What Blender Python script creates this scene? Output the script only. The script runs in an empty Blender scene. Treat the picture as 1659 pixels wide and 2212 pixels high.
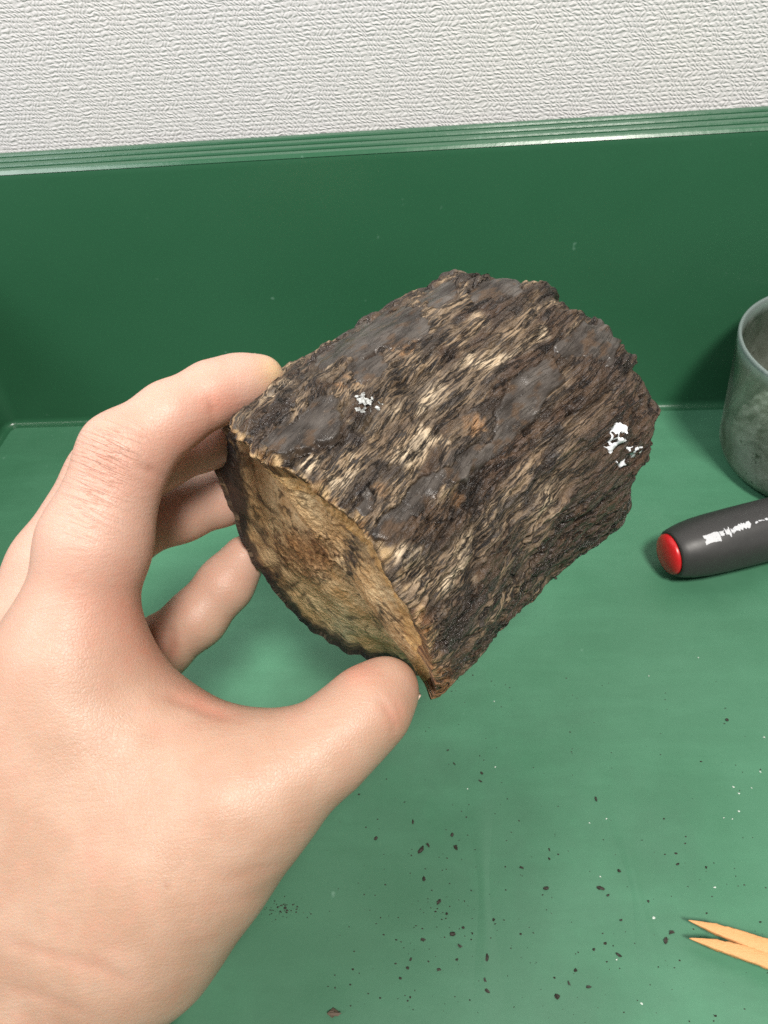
import bpy, bmesh, math
import numpy as np
from mathutils import Vector, Matrix

sc = bpy.context.scene
COL = sc.collection
rng = np.random.default_rng(7)

# ------------------------------------------------------------------ camera
CAM = np.array([0.0, 0.0, 0.23])
PITCH, YAW, ROLL = [math.radians(a) for a in (45.0, 7.25, 6.0)]
FPX, CX, CY = 1598.0, 829.5, 1106.0          # photograph measured at 1659 x 2212


def cam_axes():
    cp, sp = math.cos(PITCH), math.sin(PITCH)
    fwd = np.array([-math.sin(YAW) * cp, math.cos(YAW) * cp, -sp])
    right = np.array([math.cos(YAW), math.sin(YAW), 0.0])
    up = np.cross(right, fwd)
    c, s = math.cos(ROLL), math.sin(ROLL)
    return c * right - s * up, s * right + c * up, fwd


AX, AY, AZ = cam_axes()


def at(u, v, d):
    """a point of the place at depth d (m) along the view"""
    return CAM + d * (AX * (u - CX) / FPX - AY * (v - CY) / FPX + AZ)


def floor_at(u, v, z=0.0):
    r = AX * (u - CX) / FPX - AY * (v - CY) / FPX + AZ
    return CAM + r * ((z - CAM[2]) / r[2])


def proj(P):
    q = np.asarray(P) - CAM
    x, y, z = q @ AX, q @ AY, q @ AZ
    return np.stack([CX + FPX * x / z, CY - FPX * y / z], -1)


cam = bpy.data.cameras.new("camera")
cam.sensor_fit = 'VERTICAL'
cam.sensor_height = 36.0
cam.lens = 36.0 * FPX / 2212.0
cam.clip_start = 0.01
cam.clip_end = 50
cam.dof.use_dof = True
cam.dof.focus_distance = 0.178
cam.dof.aperture_fstop = 48.0
cam_o = bpy.data.objects.new("camera", cam)
COL.objects.link(cam_o)
M = Matrix(((AX[0], AY[0], -AZ[0], CAM[0]), (AX[1], AY[1], -AZ[1], CAM[1]), (AX[2], AY[2], -AZ[2], CAM[2]), (0, 0, 0, 1)))
cam_o.matrix_world = M
sc.camera = cam_o

# ------------------------------------------------------------------ room light
world = bpy.data.worlds.new("World")
sc.world = world
world.use_nodes = True
bg = world.node_tree.nodes["Background"]
bg.inputs[0].default_value = (0.93, 0.96, 1.0, 1)
bg.inputs[1].default_value = 0.23


def area(name, loc, target, size, size_y, power, color):
    l = bpy.data.lights.new(name, 'AREA')
    l.shape = 'RECTANGLE'
    l.size, l.size_y = size, size_y
    l.energy = power
    l.color = color
    o = bpy.data.objects.new(name, l)
    COL.objects.link(o)
    o.location = loc
    o.rotation_euler = (Vector(target) - Vector(loc)).to_track_quat('-Z', 'Y').to_euler()
    return o


area("ceiling_lamp", (0.36, -0.70, 1.75), (0.0, 0.15, 0.05), 0.32, 0.32, 45.0, (1.0, 0.95, 0.88))
area("ceiling_lamp", (-1.05, -0.30, 1.45), (0.0, 0.2, 0.05), 0.9, 0.5, 19.0, (0.98, 0.98, 1.0))

sc.view_settings.view_transform = 'Standard'
sc.view_settings.look = 'None'
sc.view_settings.exposure = 0.0
sc.view_settings.gamma = 1.0
sc.cycles.use_denoising = False
sc.cycles.sample_clamp_indirect = 1.0
sc.cycles.caustics_reflective = False
sc.cycles.caustics_refractive = False


# ------------------------------------------------------------------ helpers
def tag(o, label=None, cat=None, group=None, kind=None):
    if label: o["label"] = label
    if cat: o["category"] = cat
    if group: o["group"] = group
    if kind: o["kind"] = kind
    return o


def empty(name, loc):
    o = bpy.data.objects.new(name, None)
    o.empty_display_size = 0.01
    COL.objects.link(o)
    o.location = tuple(loc)
    return o


def mesh_np(name, V, F, mat=None, parent=None, smooth=True, attrs=None):
    """V (n,3); F list/array of quads or tris; one mesh object"""
    me = bpy.data.meshes.new(name)
    V = np.asarray(V, dtype=np.float32)
    if isinstance(F, np.ndarray):
        n, k = F.shape
        me.vertices.add(len(V))
        me.vertices.foreach_set("co", V.ravel())
        me.loops.add(n * k)
        me.loops.foreach_set("vertex_index", F.astype(np.int32).ravel())
        me.polygons.add(n)
        me.polygons.foreach_set("loop_start", np.arange(0, n * k, k, dtype=np.int32))
        me.update(calc_edges=True)
        me.validate()
    else:
        me.from_pydata([tuple(map(float, v)) for v in V], [], F)
    if smooth:
        me.polygons.foreach_set("use_smooth", np.ones(len(me.polygons), dtype=bool))
    for nm, arr in (attrs or {}).items():
        arr = np.asarray(arr, dtype=np.float32)
        if arr.ndim == 2:
            a = me.attributes.new(nm, 'FLOAT_COLOR', 'POINT')
            if arr.shape[1] == 3:
                arr = np.concatenate([arr, np.ones((len(arr), 1), np.float32)], 1)
            a.data.foreach_set("color", arr.ravel())
        else:
            a = me.attributes.new(nm, 'FLOAT', 'POINT')
            a.data.foreach_set("value", arr)
    if mat: me.materials.append(mat)
    me.update()
    o = bpy.data.objects.new(name, me)
    COL.objects.link(o)
    if parent:
        o.parent = parent
        o.matrix_parent_inverse = Matrix.Translation(-parent.location)
    return o


def grid_faces(nr, nc, wrap=False):
    i = np.arange(nr - 1)[:, None]
    j = np.arange(nc if wrap else nc - 1)[None, :]
    j2 = (j + 1) % nc
    a = i * nc + j
    b = i * nc + j2
    c = (i + 1) * nc + j2
    d = (i + 1) * nc + j
    return np.stack([a, b, c, d], -1).reshape(-1, 4)


def sstep(a, b, x):
    t = np.clip((x - a) / (b - a), 0, 1)
    return t * t * (3 - 2 * t)


_lat = rng.normal(size=(64, 64, 64, 3))
_lat = (_lat / np.linalg.norm(_lat, axis=-1, keepdims=True)).astype(np.float32).reshape(-1, 3)
_LX, _LY, _LZ = [np.ascontiguousarray(_lat[:, k]) for k in range(3)]


def perlin(p):
    p = np.asarray(p, dtype=np.float32)
    shp = p.shape[:-1]
    p = p.reshape(-1, 3)
    i = np.floor(p)
    f = p - i
    i = i.astype(np.int32) & 63
    w = f * f * f * (f * (f * 6 - 15) + 10)
    fx, fy, fz = [np.ascontiguousarray(f[:, k]) for k in range(3)]
    wx, wy, wz = [np.ascontiguousarray(w[:, k]) for k in range(3)]
    ix, iy, iz = [(np.ascontiguousarray(i[:, k]), (i[:, k] + 1) & 63) for k in range(3)]

    def corner(a, b, c):
        h = (ix[a] * 64 + iy[b]) * 64 + iz[c]
        return _LX[h] * (fx - a) + _LY[h] * (fy - b) + _LZ[h] * (fz - c)

    def edge(a, b):
        q = corner(a, b, 0)
        return q + wz * (corner(a, b, 1) - q)

    def face(a):
        q = edge(a, 0)
        return q + wy * (edge(a, 1) - q)

    q = face(0)
    return ((q + wx * (face(1) - q)) * 1.5).reshape(shp)


def fbm(p, octv=3, lac=2.1, gain=0.5):
    s, a, t = 0, 1.0, 0
    p = np.asarray(p, dtype=np.float32)
    for k in range(octv):
        s = s + a * perlin(p + 17.3 * k)
        t += a
        p = p * lac
        a *= gain
    return s / t


def poly_sd(px, poly):
    """signed distance to polygon (positive inside), px (...,2)"""
    poly = np.asarray(poly, dtype=np.float32)
    d = np.full(px.shape[:-1], 1e9, np.float32)
    inside = np.zeros(px.shape[:-1], bool)
    n = len(poly)
    for k in range(n):
        a, b = poly[k], poly[(k + 1) % n]
        e = b - a
        w = px - a
        t = np.clip((w @ e) / (e @ e), 0, 1)
        q = w - t[..., None] * e
        d = np.minimum(d, (q ** 2).sum(-1))
        c = (a[1] > px[..., 1]) != (b[1] > px[..., 1])
        if abs(e[1]) > 1e-9:
            inside ^= c & (px[..., 0] < e[0] * (px[..., 1] - a[1]) / e[1] + a[0])
    d = np.sqrt(d)
    return np.where(inside, d, -d)


# ------------------------------------------------------------------ material helpers
class NT:
    def __init__(s, name):
        s.m = bpy.data.materials.new(name)
        s.m.use_nodes = True
        s.t = s.m.node_tree
        s.b = s.t.nodes["Principled BSDF"]
        s.out = s.t.nodes["Material Output"]

    def n(s, typ, inputs=None, **props):
        nd = s.t.nodes.new(typ)
        for k, v in props.items(): setattr(nd, k, v)
        for k, v in (inputs or {}).items():
            if isinstance(v, bpy.types.NodeSocket): s.t.links.new(v, nd.inputs[k])
            else: nd.inputs[k].default_value = v
        return nd

    def link(s, a, b): s.t.links.new(a, b)

    def set(s, **kw):
        for k, v in kw.items():
            k = k.replace("_", " ")
            if isinstance(v, bpy.types.NodeSocket): s.link(v, s.b.inputs[k])
            else: s.b.inputs[k].default_value = v

    def noise(s, scale, detail=3.0, rough=0.55, vec=None, dist=0.0):
        i = {"Scale": scale, "Detail": detail, "Roughness": rough, "Distortion": dist}
        if vec: i["Vector"] = vec
        return s.n("ShaderNodeTexNoise", i).outputs[0]

    def ramp(s, fac, stops):
        r = s.n("ShaderNodeValToRGB", {0: fac})
        e = r.color_ramp.elements
        while len(e) > 1: e.remove(e[-1])
        e[0].position, e[0].color = stops[0][0], (*stops[0][1], 1)
        for p, c in stops[1:]:
            x = e.new(p)
            x.color = (*c, 1)
        return r.outputs[0]

    def mix(s, fac, a, b, mode='MIX'):
        nd = s.n("ShaderNodeMix", data_type='RGBA', blend_type=mode)
        for k, v in ((0, fac), (6, a), (7, b)):
            if isinstance(v, bpy.types.NodeSocket): s.link(v, nd.inputs[k])
            else: nd.inputs[k].default_value = v if k == 0 else (*v, 1)
        return nd.outputs[2]

    def math(s, op, a, b=0.0, c=0.0):
        nd = s.n("ShaderNodeMath", operation=op)
        for k, v in enumerate((a, b, c)):
            if isinstance(v, bpy.types.NodeSocket): s.link(v, nd.inputs[k])
            else: nd.inputs[k].default_value = v
        return nd.outputs[0]

    def bump(s, h, dist, strength=1.0, normal=None):
        i = {"Height": h, "Distance": dist, "Strength": strength}
        if normal: i["Normal"] = normal
        return s.n("ShaderNodeBump", i).outputs[0]

    def coords(s): return s.n("ShaderNodeTexCoord").outputs["Object"]

    def attr(s, name):
        return s.n("ShaderNodeAttribute", attribute_name=name)


# ------------------------------------------------------------------ wallpaper wall
def mat_wallpaper():
    t = NT("embossed_wallpaper")
    co = t.coords()
    sep = t.n("ShaderNodeSeparateXYZ", {0: co})
    x, z = sep.outputs[0], sep.outputs[2]
    wob = t.noise(150.0, 2.0, 0.5, co)
    wob2 = t.noise(560.0, 2.0, 0.6, co)
    # rows of stitches, 3 mm apart, each stitch slanted and shifted by noise
    v = t.math('ADD', t.math('DIVIDE', z, 0.00165), t.math('MULTIPLY', t.math('SUBTRACT', wob, 0.5), 1.1))
    v = t.math('ADD', v, t.math('MULTIPLY', t.math('SUBTRACT', wob2, 0.5), 0.9))
    row = t.math('FLOOR', v)
    fv = t.math('FRACT', v)
    rnd = t.n("ShaderNodeTexWhiteNoise", {"W": row}, noise_dimensions='1D').outputs[0]
    fx = t.math('ADD', t.math('DIVIDE', x, 0.0021), t.math('MULTIPLY', rnd, 7.0))
    fx = t.math('ADD', fx, t.math('MULTIPLY', t.math('SUBTRACT', wob, 0.5), 5.0))
    fx = t.math('ADD', fx, t.math('MULTIPLY', fv, 0.45))
    st = t.math('MULTIPLY_ADD', t.math('SINE', t.math('MULTIPLY', fx, 2 * math.pi)), 0.42, 0.58)
    h = t.math('MULTIPLY', t.math('POWER', t.math('SINE', t.math('MULTIPLY', fv, math.pi)), 0.8), st)
    h = t.math('ADD', h, t.math('MULTIPLY', t.noise(1050.0, 3.0, 0.6, co), 0.55))
    big = t.noise(14.0, 2.0, 0.5, co)
    c = t.mix(big, (0.74, 0.725, 0.75), (0.78, 0.755, 0.73))
    t.set(Base_Color=c, Roughness=0.62, Normal=t.bump(h, 0.00055, 0.52))
    t.b.inputs["Specular IOR Level"].default_value = 0.3
    return t.m


WALL_Y = 0.334
wall = mesh_np("wall", [(-1.6, WALL_Y, -0.3), (1.8, WALL_Y, -0.3), (1.8, WALL_Y, 1.5), (-1.6, WALL_Y, 1.5),
                        (-1.6, WALL_Y + 0.1, -0.3), (1.8, WALL_Y + 0.1, -0.3), (1.8, WALL_Y + 0.1, 1.5), (-1.6, WALL_Y + 0.1, 1.5)],
               [(0, 1, 2, 3), (4, 7, 6, 5), (0, 4, 5, 1), (3, 2, 6, 7), (0, 3, 7, 4), (1, 5, 6, 2)], mat_wallpaper(), smooth=False)
tag(wall, kind="structure")


# ------------------------------------------------------------------ green tub
def mat_green(name, rough, dusty):
    t = NT(name)
    co = t.coords()
    big = t.noise(9.0, 3.0, 0.6, co)
    fine = t.noise(420.0, 4.0, 0.65, co)
    c = t.mix(big, (0.024, 0.104, 0.050), (0.032, 0.122, 0.062))
    if dusty:
        m = t.n("ShaderNodeMapping", {0: co, 3: (6.0, 24.0, 10.0)}).outputs[0]
        st = t.ramp(t.noise(3.2, 4.0, 0.65, m), [(0.45, (0, 0, 0)), (0.75, (1, 1, 1))])
        c = t.mix(t.math('MULTIPLY_ADD', st, 0.10, 0.22), c, (0.135, 0.39, 0.235))
        film = t.ramp(t.noise(16.0, 5.0, 0.6, co), [(0.35, (0, 0, 0)), (0.8, (1, 1, 1))])
        c = t.mix(t.math('MULTIPLY', film, 0.20), c, (0.19, 0.42, 0.29))
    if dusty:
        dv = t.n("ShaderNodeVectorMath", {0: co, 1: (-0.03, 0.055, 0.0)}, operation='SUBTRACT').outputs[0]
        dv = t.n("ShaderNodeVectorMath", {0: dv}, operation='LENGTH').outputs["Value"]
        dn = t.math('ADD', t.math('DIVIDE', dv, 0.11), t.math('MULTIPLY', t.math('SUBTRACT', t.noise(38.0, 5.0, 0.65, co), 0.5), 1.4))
        grime_shade = t.ramp(dn, [(0.35, (1, 1, 1)), (1.0, (0, 0, 0))])  # grey dust plus the near floor's soft shade, painted as one dark patch
        c = t.mix(t.math('MULTIPLY', grime_shade, 0.36), c, (0.045, 0.092, 0.062))
    sc1 = t.ramp(t.noise(120.0, 2.0, 0.5, co), [(0.735, (0, 0, 0)), (0.77, (1, 1, 1))])
    c = t.mix(t.math('MULTIPLY', sc1, 0.30), c, (0.25, 0.42, 0.33))
    r = t.math('MULTIPLY_ADD', t.noise(60.0, 4.0, 0.6, co), 0.22, rough)
    nrm = t.bump(fine, 0.0004, 0.10)
    nrm = t.bump(t.noise(22.0, 2.0, 0.5, co), 0.004, 0.12, nrm)
    t.set(Base_Color=c, Roughness=r, Normal=nrm)
    t.b.inputs["Specular IOR Level"].default_value = 0.42
    return t.m


X0, X1, Y0, Y1 = -0.233, 0.372, -0.085, 0.2985
RIM_Z = 0.1235


def rr_loop(o, z, rad, nseg=10):
    """rounded rectangle grown by o"""
    x0, x1, y0, y1 = X0 - o, X1 + o, Y0 - o, Y1 + o
    out = []
    for cx, cy, a0 in ((x1 - rad, y1 - rad, 0), (x0 + rad, y1 - rad, 90), (x0 + rad, y0 + rad, 180), (x1 - rad, y0 + rad, 270)):
        for k in range(nseg + 1):
            a = math.radians(a0 + 90 * k / nseg)
            out.append((cx + rad * math.cos(a), cy + rad * math.sin(a), z))
    return out


def rings(name, prof, mat, parent, cap_first=False, smooth=True):
    V, F = [], []
    n = None
    for o, z, r in prof:
        L = rr_loop(o, z, r)
        n = len(L)
        V += L
    for k in range(len(prof) - 1):
        for j in range(n):
            a, b = k * n + j, k * n + (j + 1) % n
            F.append((a, b, b + n, a + n))
    if cap_first:
        F.append(tuple(range(n)))
    ob = mesh_np(name, V, F, mat, parent, smooth)
    return ob


tub = empty("plastic_tub", (0.07, 0.09, 0.0))
tag(tub, "green plastic tub with ribbed rim standing against the white wallpaper", "tub")
prof = [(-0.004, 0.0, 0.004)]
for k in range(7):                                   # floor fillet
    a = math.radians(90 * k / 6)
    prof.append((-0.0035 + 0.0035 * math.sin(a), 0.0035 - 0.0035 * math.cos(a), 0.004 + 0.004 * k / 6))
prof += [(0.0008, 0.02, 0.010), (0.003, 0.07, 0.016), (0.0050, 0.1215, 0.024), (0.0055, 0.1235, 0.0245)]
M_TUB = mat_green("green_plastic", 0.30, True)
M_WALLS = mat_green("green_plastic_walls", 0.16, False)
rings("basin_wall", prof, M_WALLS, tub, False)
_fv = rr_loop(-0.004, 0.0, 0.004)
nfl = len(_fv)
_ctr = [((X0 + X1) / 2, (Y0 + Y1) / 2, 0.0)]
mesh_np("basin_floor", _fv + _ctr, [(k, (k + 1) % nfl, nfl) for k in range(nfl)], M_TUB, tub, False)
# two faint moulding lines running through the floor
for (ua, va, ub, vb) in ((1031, 1640, 1063, 2260), (1318, 1670, 1436, 2190)):
    pa, pb = floor_at(ua, va), floor_at(ub, vb)
    dd = (pb - pa) / np.linalg.norm(pb - pa)
    sd = np.array([dd[1], -dd[0], 0.0])
    RV, RF = [], []
    for k in range(41):
        f = k / 40
        hgt = 0.00032 * math.sin(math.pi * f) ** 0.5 + 1e-5
        for off, zz in ((-0.0040, 0.00002), (-0.0018, 0.55 * hgt), (0, hgt), (0.0018, 0.55 * hgt), (0.0040, 0.00002)):
            RV.append(pa + (pb - pa) * f + sd * (off * (0.7 + 0.3 * math.sin(9 * f))) + np.array([0, 0, zz]))
    for k in range(40):
        for j in range(4):
            q = k * 5 + j
            RF.append((q, q + 5, q + 6, q + 1))
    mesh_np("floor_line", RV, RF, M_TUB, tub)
# rim: flange with three raised ribs, then the outer lip turned down
rp = [(0.0056, 0.1237, 0.0245), (0.0064, 0.1246, 0.025)]
o = 0.0066
for k in range(4):
    rp += [(o + 0.0002, 0.1250, 0.026 + k * .004), (o + 0.0028, 0.1250, 0.028 + k * .004), (o + 0.0034, 0.1244, 0.029 + k * .004),
           (o + 0.0037, 0.1222, 0.029 + k * .004), (o + 0.0058, 0.1222, 0.0295 + k * .004), (o + 0.0060, 0.1244, 0.0295 + k * .004)] if k < 3 else \
          [(o + 0.0002, 0.1250, 0.042), (o + 0.0030, 0.1250, 0.044), (o + 0.0042, 0.1240, 0.045), (o + 0.0046, 0.1200, 0.045), (o + 0.0048, 0.105, 0.045)]
    o += 0.0062
rp += [(0.020, 0.105, 0.04), (0.012, 0.10, 0.03), (0.006, 0.01, 0.02), (0.002, -0.004, 0.016), (-0.006, -0.006, 0.012)]
M_RIM = mat_green("green_plastic_rim", 0.12, False)
rim = rings("rim", rp, M_RIM, tub, False, smooth=False)

table = mesh_np("table", [(-0.7, -0.5, -0.0065), (1.0, -0.5, -0.0065), (1.0, WALL_Y - 0.001, -0.0065), (-0.7, WALL_Y - 0.001, -0.0065),
                          (-0.7, -0.5, -0.03), (1.0, -0.5, -0.03), (1.0, WALL_Y - 0.001, -0.03), (-0.7, WALL_Y - 0.001, -0.03)],
                [(0, 1, 2, 3), (4, 7, 6, 5), (0, 4, 5, 1), (3, 2, 6, 7), (0, 3, 7, 4), (1, 5, 6, 2)], None, smooth=False)
tt = NT("table_board")
tt.set(Base_Color=tt.mix(tt.noise(6.0, 4.0), (0.42, 0.36, 0.28), (0.50, 0.43, 0.34)), Roughness=0.5)
table.data.materials.append(tt.m)
tag(table, kind="structure")

# ------------------------------------------------------------------ log chunk
UPPER = np.array([(455, 940), (560, 855), (640, 800), (760, 725), (900, 640), (985, 592)], float)
LOWER = np.array([(955, 1500), (1020, 1425), (1095, 1340), (1170, 1265), (1260, 1190), (1335, 1120)], float)
SK = np.linspace(0, 1, 6)


def lin_ex(s, K, Y):
    y = np.interp(s, K, Y)
    y = np.where(s < K[0], Y[0] + (s - K[0]) * (Y[1] - Y[0]) / (K[1] - K[0]), y)
    y = np.where(s > K[-1], Y[-1] + (s - K[-1]) * (Y[-1] - Y[-2]) / (K[-1] - K[-2]) * np.clip(1 - (s - K[-1]) * 0.2, .6, 1), y)
    return y


def at_v(u, v, d):
    return CAM + d[..., None] * (AX * ((u - CX) / FPX)[..., None] - AY * ((v - CY) / FPX)[..., None] + AZ)


_ss = np.linspace(-0.8, 2.2, 301)
_d = 0.166 + 0.026 * _ss
_U = at_v(lin_ex(_ss, SK, UPPER[:, 0]), lin_ex(_ss, SK, UPPER[:, 1]), _d)
_L = at_v(lin_ex(_ss, SK, LOWER[:, 0]), lin_ex(_ss, SK, LOWER[:, 1]), _d)
_C = (_U + _L) / 2
_ax = np.gradient(_C, axis=0)
AXIS = _C[180] - _C[80]
AXLEN = np.linalg.norm(AXIS)                         # metres for s = 0..1
AXIS = AXIS / AXLEN
_E1 = (_U - _L) / 2
_E1 = _E1 - (_E1 @ AXIS)[:, None] * AXIS * 0.75
_E2 = np.cross(AXIS, _E1)
if (_E2[100] @ AZ) > 0: _E2 = -_E2
_E2 *= 0.94


def log_base(s, th, rho):
    def ip(A): return np.stack([np.interp(s, _ss, A[:, k]) for k in range(3)], -1)
    sh = 1 + 0.03 * np.cos(3 * th + 0.6) + 0.02 * np.cos(5 * th + 2.0)
    return ip(_C) + (rho * sh)[..., None] * (ip(_E1) * np.cos(th)[..., None] + ip(_E2) * np.sin(th)[..., None])


CH = np.array([0.672, 0.740])                        # along the cut, in the photograph
NX = np.array([0.740, -0.672])                       # across it, towards the far end
NEAR_FRONT = np.array([(450, 930), (480, 905), (520, 955), (575, 1008), (625, 1008), (680, 1050), (705, 1085), (750, 1112), (790, 1150),
                       (830, 1228), (868, 1285), (915, 1372), (930, 1440), (960, 1512)], float)
NEAR_BACK = np.array([(448, 940), (455, 1010), (488, 1085), (520, 1170), (560, 1240), (600, 1295), (650, 1345), (700, 1388), (770, 1420),
                      (860, 1440), (930, 1475), (960, 1512)], float)
FAR_FRONT = np.array([(960, 590), (985, 590), (1060, 598), (1130, 602), (1190, 622), (1240, 660), (1300, 700), (1345, 750), (1370, 790), (1382, 850),
                      (1420, 915), (1415, 960), (1395, 1010), (1360, 1075), (1335, 1120), (1300, 1160)], float)


def solve_edge(th, line, lo, hi):
    w_l, n_l = line @ CH, line @ NX
    o = np.argsort(w_l)
    w_l, n_l = w_l[o], n_l[o]
    S = np.linspace(lo, hi, 500)
    out = np.empty(len(th))
    for i, t in enumerate(th):
        q = proj(log_base(S, np.full(500, t), np.ones(500)))
        f = q @ NX - np.interp(q @ CH, w_l, n_l)
        k = np.argmax(f > 0)
        out[i] = S[k] if f[k] > 0 else hi
    return out


def smooth_per(a, k):
    ker = np.hanning(2 * k + 3)[1:-1]
    ker /= ker.sum()
    return np.convolve(np.concatenate([a[-k:], a, a[:k]]), ker, 'valid')


_td = np.linspace(0, 2 * np.pi, 4000)
_w = np.cumsum(np.where(np.sin(_td) > -0.3, 1.0, 0.22))
NT_ = 600
TH = np.interp(np.arange(NT_) / NT_, (_w - _w[0]) / (_w[-1] - _w[0]), _td)
_tc = np.linspace(0, 2 * np.pi, 120, endpoint=False)
front = np.sin(_tc) > 0
s0c = np.where(front, solve_edge(_tc, NEAR_FRONT, -0.6, 0.7), solve_edge(_tc, NEAR_BACK, -0.6, 0.7))
s1c = np.where(np.sin(_tc) > -0.05, solve_edge(_tc, FAR_FRONT, 0.6, 1.9), np.nan)
good = ~np.isnan(s1c)
s1c = np.interp(_tc, _tc[good], s1c[good], period=2 * np.pi)
s0c = np.clip(s0c, -0.25, 0.35)
s1c = np.clip(s1c, 0.8, 1.45)
S0 = np.interp(TH, _tc, smooth_per(s0c, 2), period=2 * np.pi)
S1 = np.interp(TH, _tc, smooth_per(s1c, 2), period=2 * np.pi)
edge_n = lambda f, o: perlin(np.stack([np.cos(TH) * f, np.sin(TH) * f, np.full(NT_, o)], -1))
_a0 = (TH + np.pi) % (2 * np.pi) - np.pi
S0 = S0 + 0.08 * np.exp(-(_a0 / 0.24) ** 2)
S0 = S0 - 0.05 * np.exp(-((TH - np.pi + 0.12) / 0.2) ** 2)
S0 = S0 + 0.014 * edge_n(8, 3.1) + 0.008 * edge_n(19, 8.1) + 0.008 * np.abs(edge_n(34, 6.1))
S1 = S1 + 0.020 * edge_n(8, 1.7) + 0.014 * edge_n(22, 5.7)

# rows of the bark: inner lip, side, far end
RIMROWS, SIDE, CAP = 10, 350, 26
rows_s, rows_r = [], []
for k in range(RIMROWS):                              # cut edge of the bark, from the wood outwards
    f = k / RIMROWS
    rows_s.append(S0 + (0.010 + 0.014 * (np.sin(TH) > 0)) * (1 - f) ** 1.3)
    rows_r.append(0.995 - (0.045 + 0.10 * sstep(-0.1, 0.3, np.sin(TH)) * (0.75 + edge_n(5, 12.0))) * (1 - f ** 0.8))
for k in range(SIDE):
    f = k / (SIDE - 1)
    rows_s.append(S0 + (S1 - S0) * f)
    rows_r.append(np.full(NT_, 1.0) - 0.035 * max(0, (f - 0.93) / 0.07) ** 2 - 0.010 * max(0, (0.03 - f) / 0.03) ** 2)
for k in range(1, CAP + 1):
    f = k / CAP
    rows_s.append(S1 + 0.10 * math.sin(f * math.pi / 2) + (S1.mean() - S1) * f ** 2)
    rows_r.append(np.full(NT_, 0.965 * math.cos(f * math.pi / 2) ** 0.8 + 0.0))
GS, GR = np.array(rows_s), np.array(rows_r)
NR = len(GS)
GT = np.repeat(TH[None], NR, 0)
BASE = log_base(GS, GT, GR)


def grid_normals(P):
    du = np.roll(P, -1, 1) - np.roll(P, 1, 1)
    dv = np.gradient(P, axis=0)
    n = np.cross(du, dv)
    n /= np.linalg.norm(n, axis=-1, keepdims=True) + 1e-12
    c = P - (np.array([np.interp(GS, _ss, _C[:, k]) for k in range(3)]).transpose(1, 2, 0))
    sgn = np.sign(np.median((n * c).sum(-1)[RIMROWS + 5:-CAP - 5]))
    return n * sgn


NRM = grid_normals(BASE)
PX = proj(BASE)                                       # where each spot of bark lies in the photograph, to place its patches
a_mm = GS * AXLEN * 1000
tw = GT + a_mm * 0.0035
R_mm = 37.0
Q = np.stack([a_mm, R_mm * np.cos(tw), R_mm * np.sin(tw)], -1).astype(np.float32)


def qn(sa, sc, off=0.0, o=3):
    return fbm(Q * np.array([1 / sa, 1 / sc, 1 / sc], np.float32) + off, o)


def qp(sa, sc, off=0.0):
    return perlin(Q * np.array([1 / sa, 1 / sc, 1 / sc], np.float32) + off)


C1 = lambda pts: np.array(pts, float) * 0.6448 + np.array([411.5, 548.6])
warp = np.stack([qn(5, 5, 3.3, 3), qn(5, 5, 9.9, 3)], -1) * 30
PXW = PX + warp


def pmask(pts, soft, scale=1.0):
    return sstep(-soft, soft, poly_sd(PX + warp * scale, C1(pts)))


visible = np.sin(GT) > -0.25
SMOOTH = {
    'a': ([(240, 625), (290, 590), (360, 560), (420, 505), (480, 500), (510, 550), (470, 610), (400, 650), (330, 655), (260, 645)], 0.9),
    'b': ([(620, 940), (640, 885), (690, 850), (740, 790), (800, 760), (870, 700), (960, 660), (1010, 630), (1035, 560), (1045, 480), (1090, 430),
           (1150, 390), (1215, 365), (1235, 420), (1185, 470), (1160, 540), (1085, 600), (1035, 655), (960, 712), (880, 765), (800, 835), (740, 875), (690, 935), (650, 960)], 1.0),
    'c': ([(540, 395), (580, 368), (630, 340), (648, 380), (635, 432), (590, 432)], 0.7),
    'd': ([(430, 345), (520, 285), (600, 240), (700, 190), (770, 200), (790, 240), (770, 285), (690, 300), (600, 330), (520, 362), (440, 382)], 0.8),
    'e': ([(940, 125), (1000, 90), (1090, 70), (1110, 110), (1060, 140), (960, 165)], 0.7),
    'f': ([(1235, 320), (1290, 255), (1370, 235), (1430, 290), (1410, 345), (1330, 330), (1265, 350)], 0.8),
    'g': ([(550, 835), (600, 785), (622, 810), (590, 855)], 0.6),
    'h': ([(770, 140), (850, 95), (905, 110), (880, 150), (800, 180)], 0.6),
}
_rag = 15 * qn(12, 1.9, 610.0, 3) + 7 * qn(3, 1.3, 620.0, 2) + 4
smooth_m = {k: sstep(-12, 14, poly_sd(PX + warp * 0.7, C1(p)) + _rag + 5) * visible for k, (p, l) in SMOOTH.items()}
SM0 = np.max(np.stack(list(smooth_m.values())), 0)
SM = sstep(0.45, 1.0, SM0)
WHITE = [[(555, 492), (590, 480), (640, 498), (642, 530), (590, 538), (555, 520)], [(1405, 572), (1442, 575), (1448, 620), (1412, 665), (1390, 645)],
         [(1462, 642), (1502, 632), (1512, 672), (1480, 688)], [(1428, 698), (1462, 684), (1457, 706), (1433, 710)]]
ORANGE = [[(640, 302), (700, 283), (772, 298), (762, 322), (680, 328)], [(480, 442), (540, 418), (562, 440), (500, 464)], [(918, 562), (978, 556), (984, 602), (928, 604)],
          [(615, 790), (650, 780), (655, 805), (625, 812)], [(890, 800), (930, 790), (925, 830), (895, 835)]]
OR = np.max(np.stack([pmask(p, 8, 1.1) for p in ORANGE[:3]] + [0.6 * pmask(p, 8, 1.1) for p in ORANGE[3:]]), 0) * visible * sstep(-0.25, 0.1, qn(2.5, 1.6, 640.0, 2))
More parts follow.
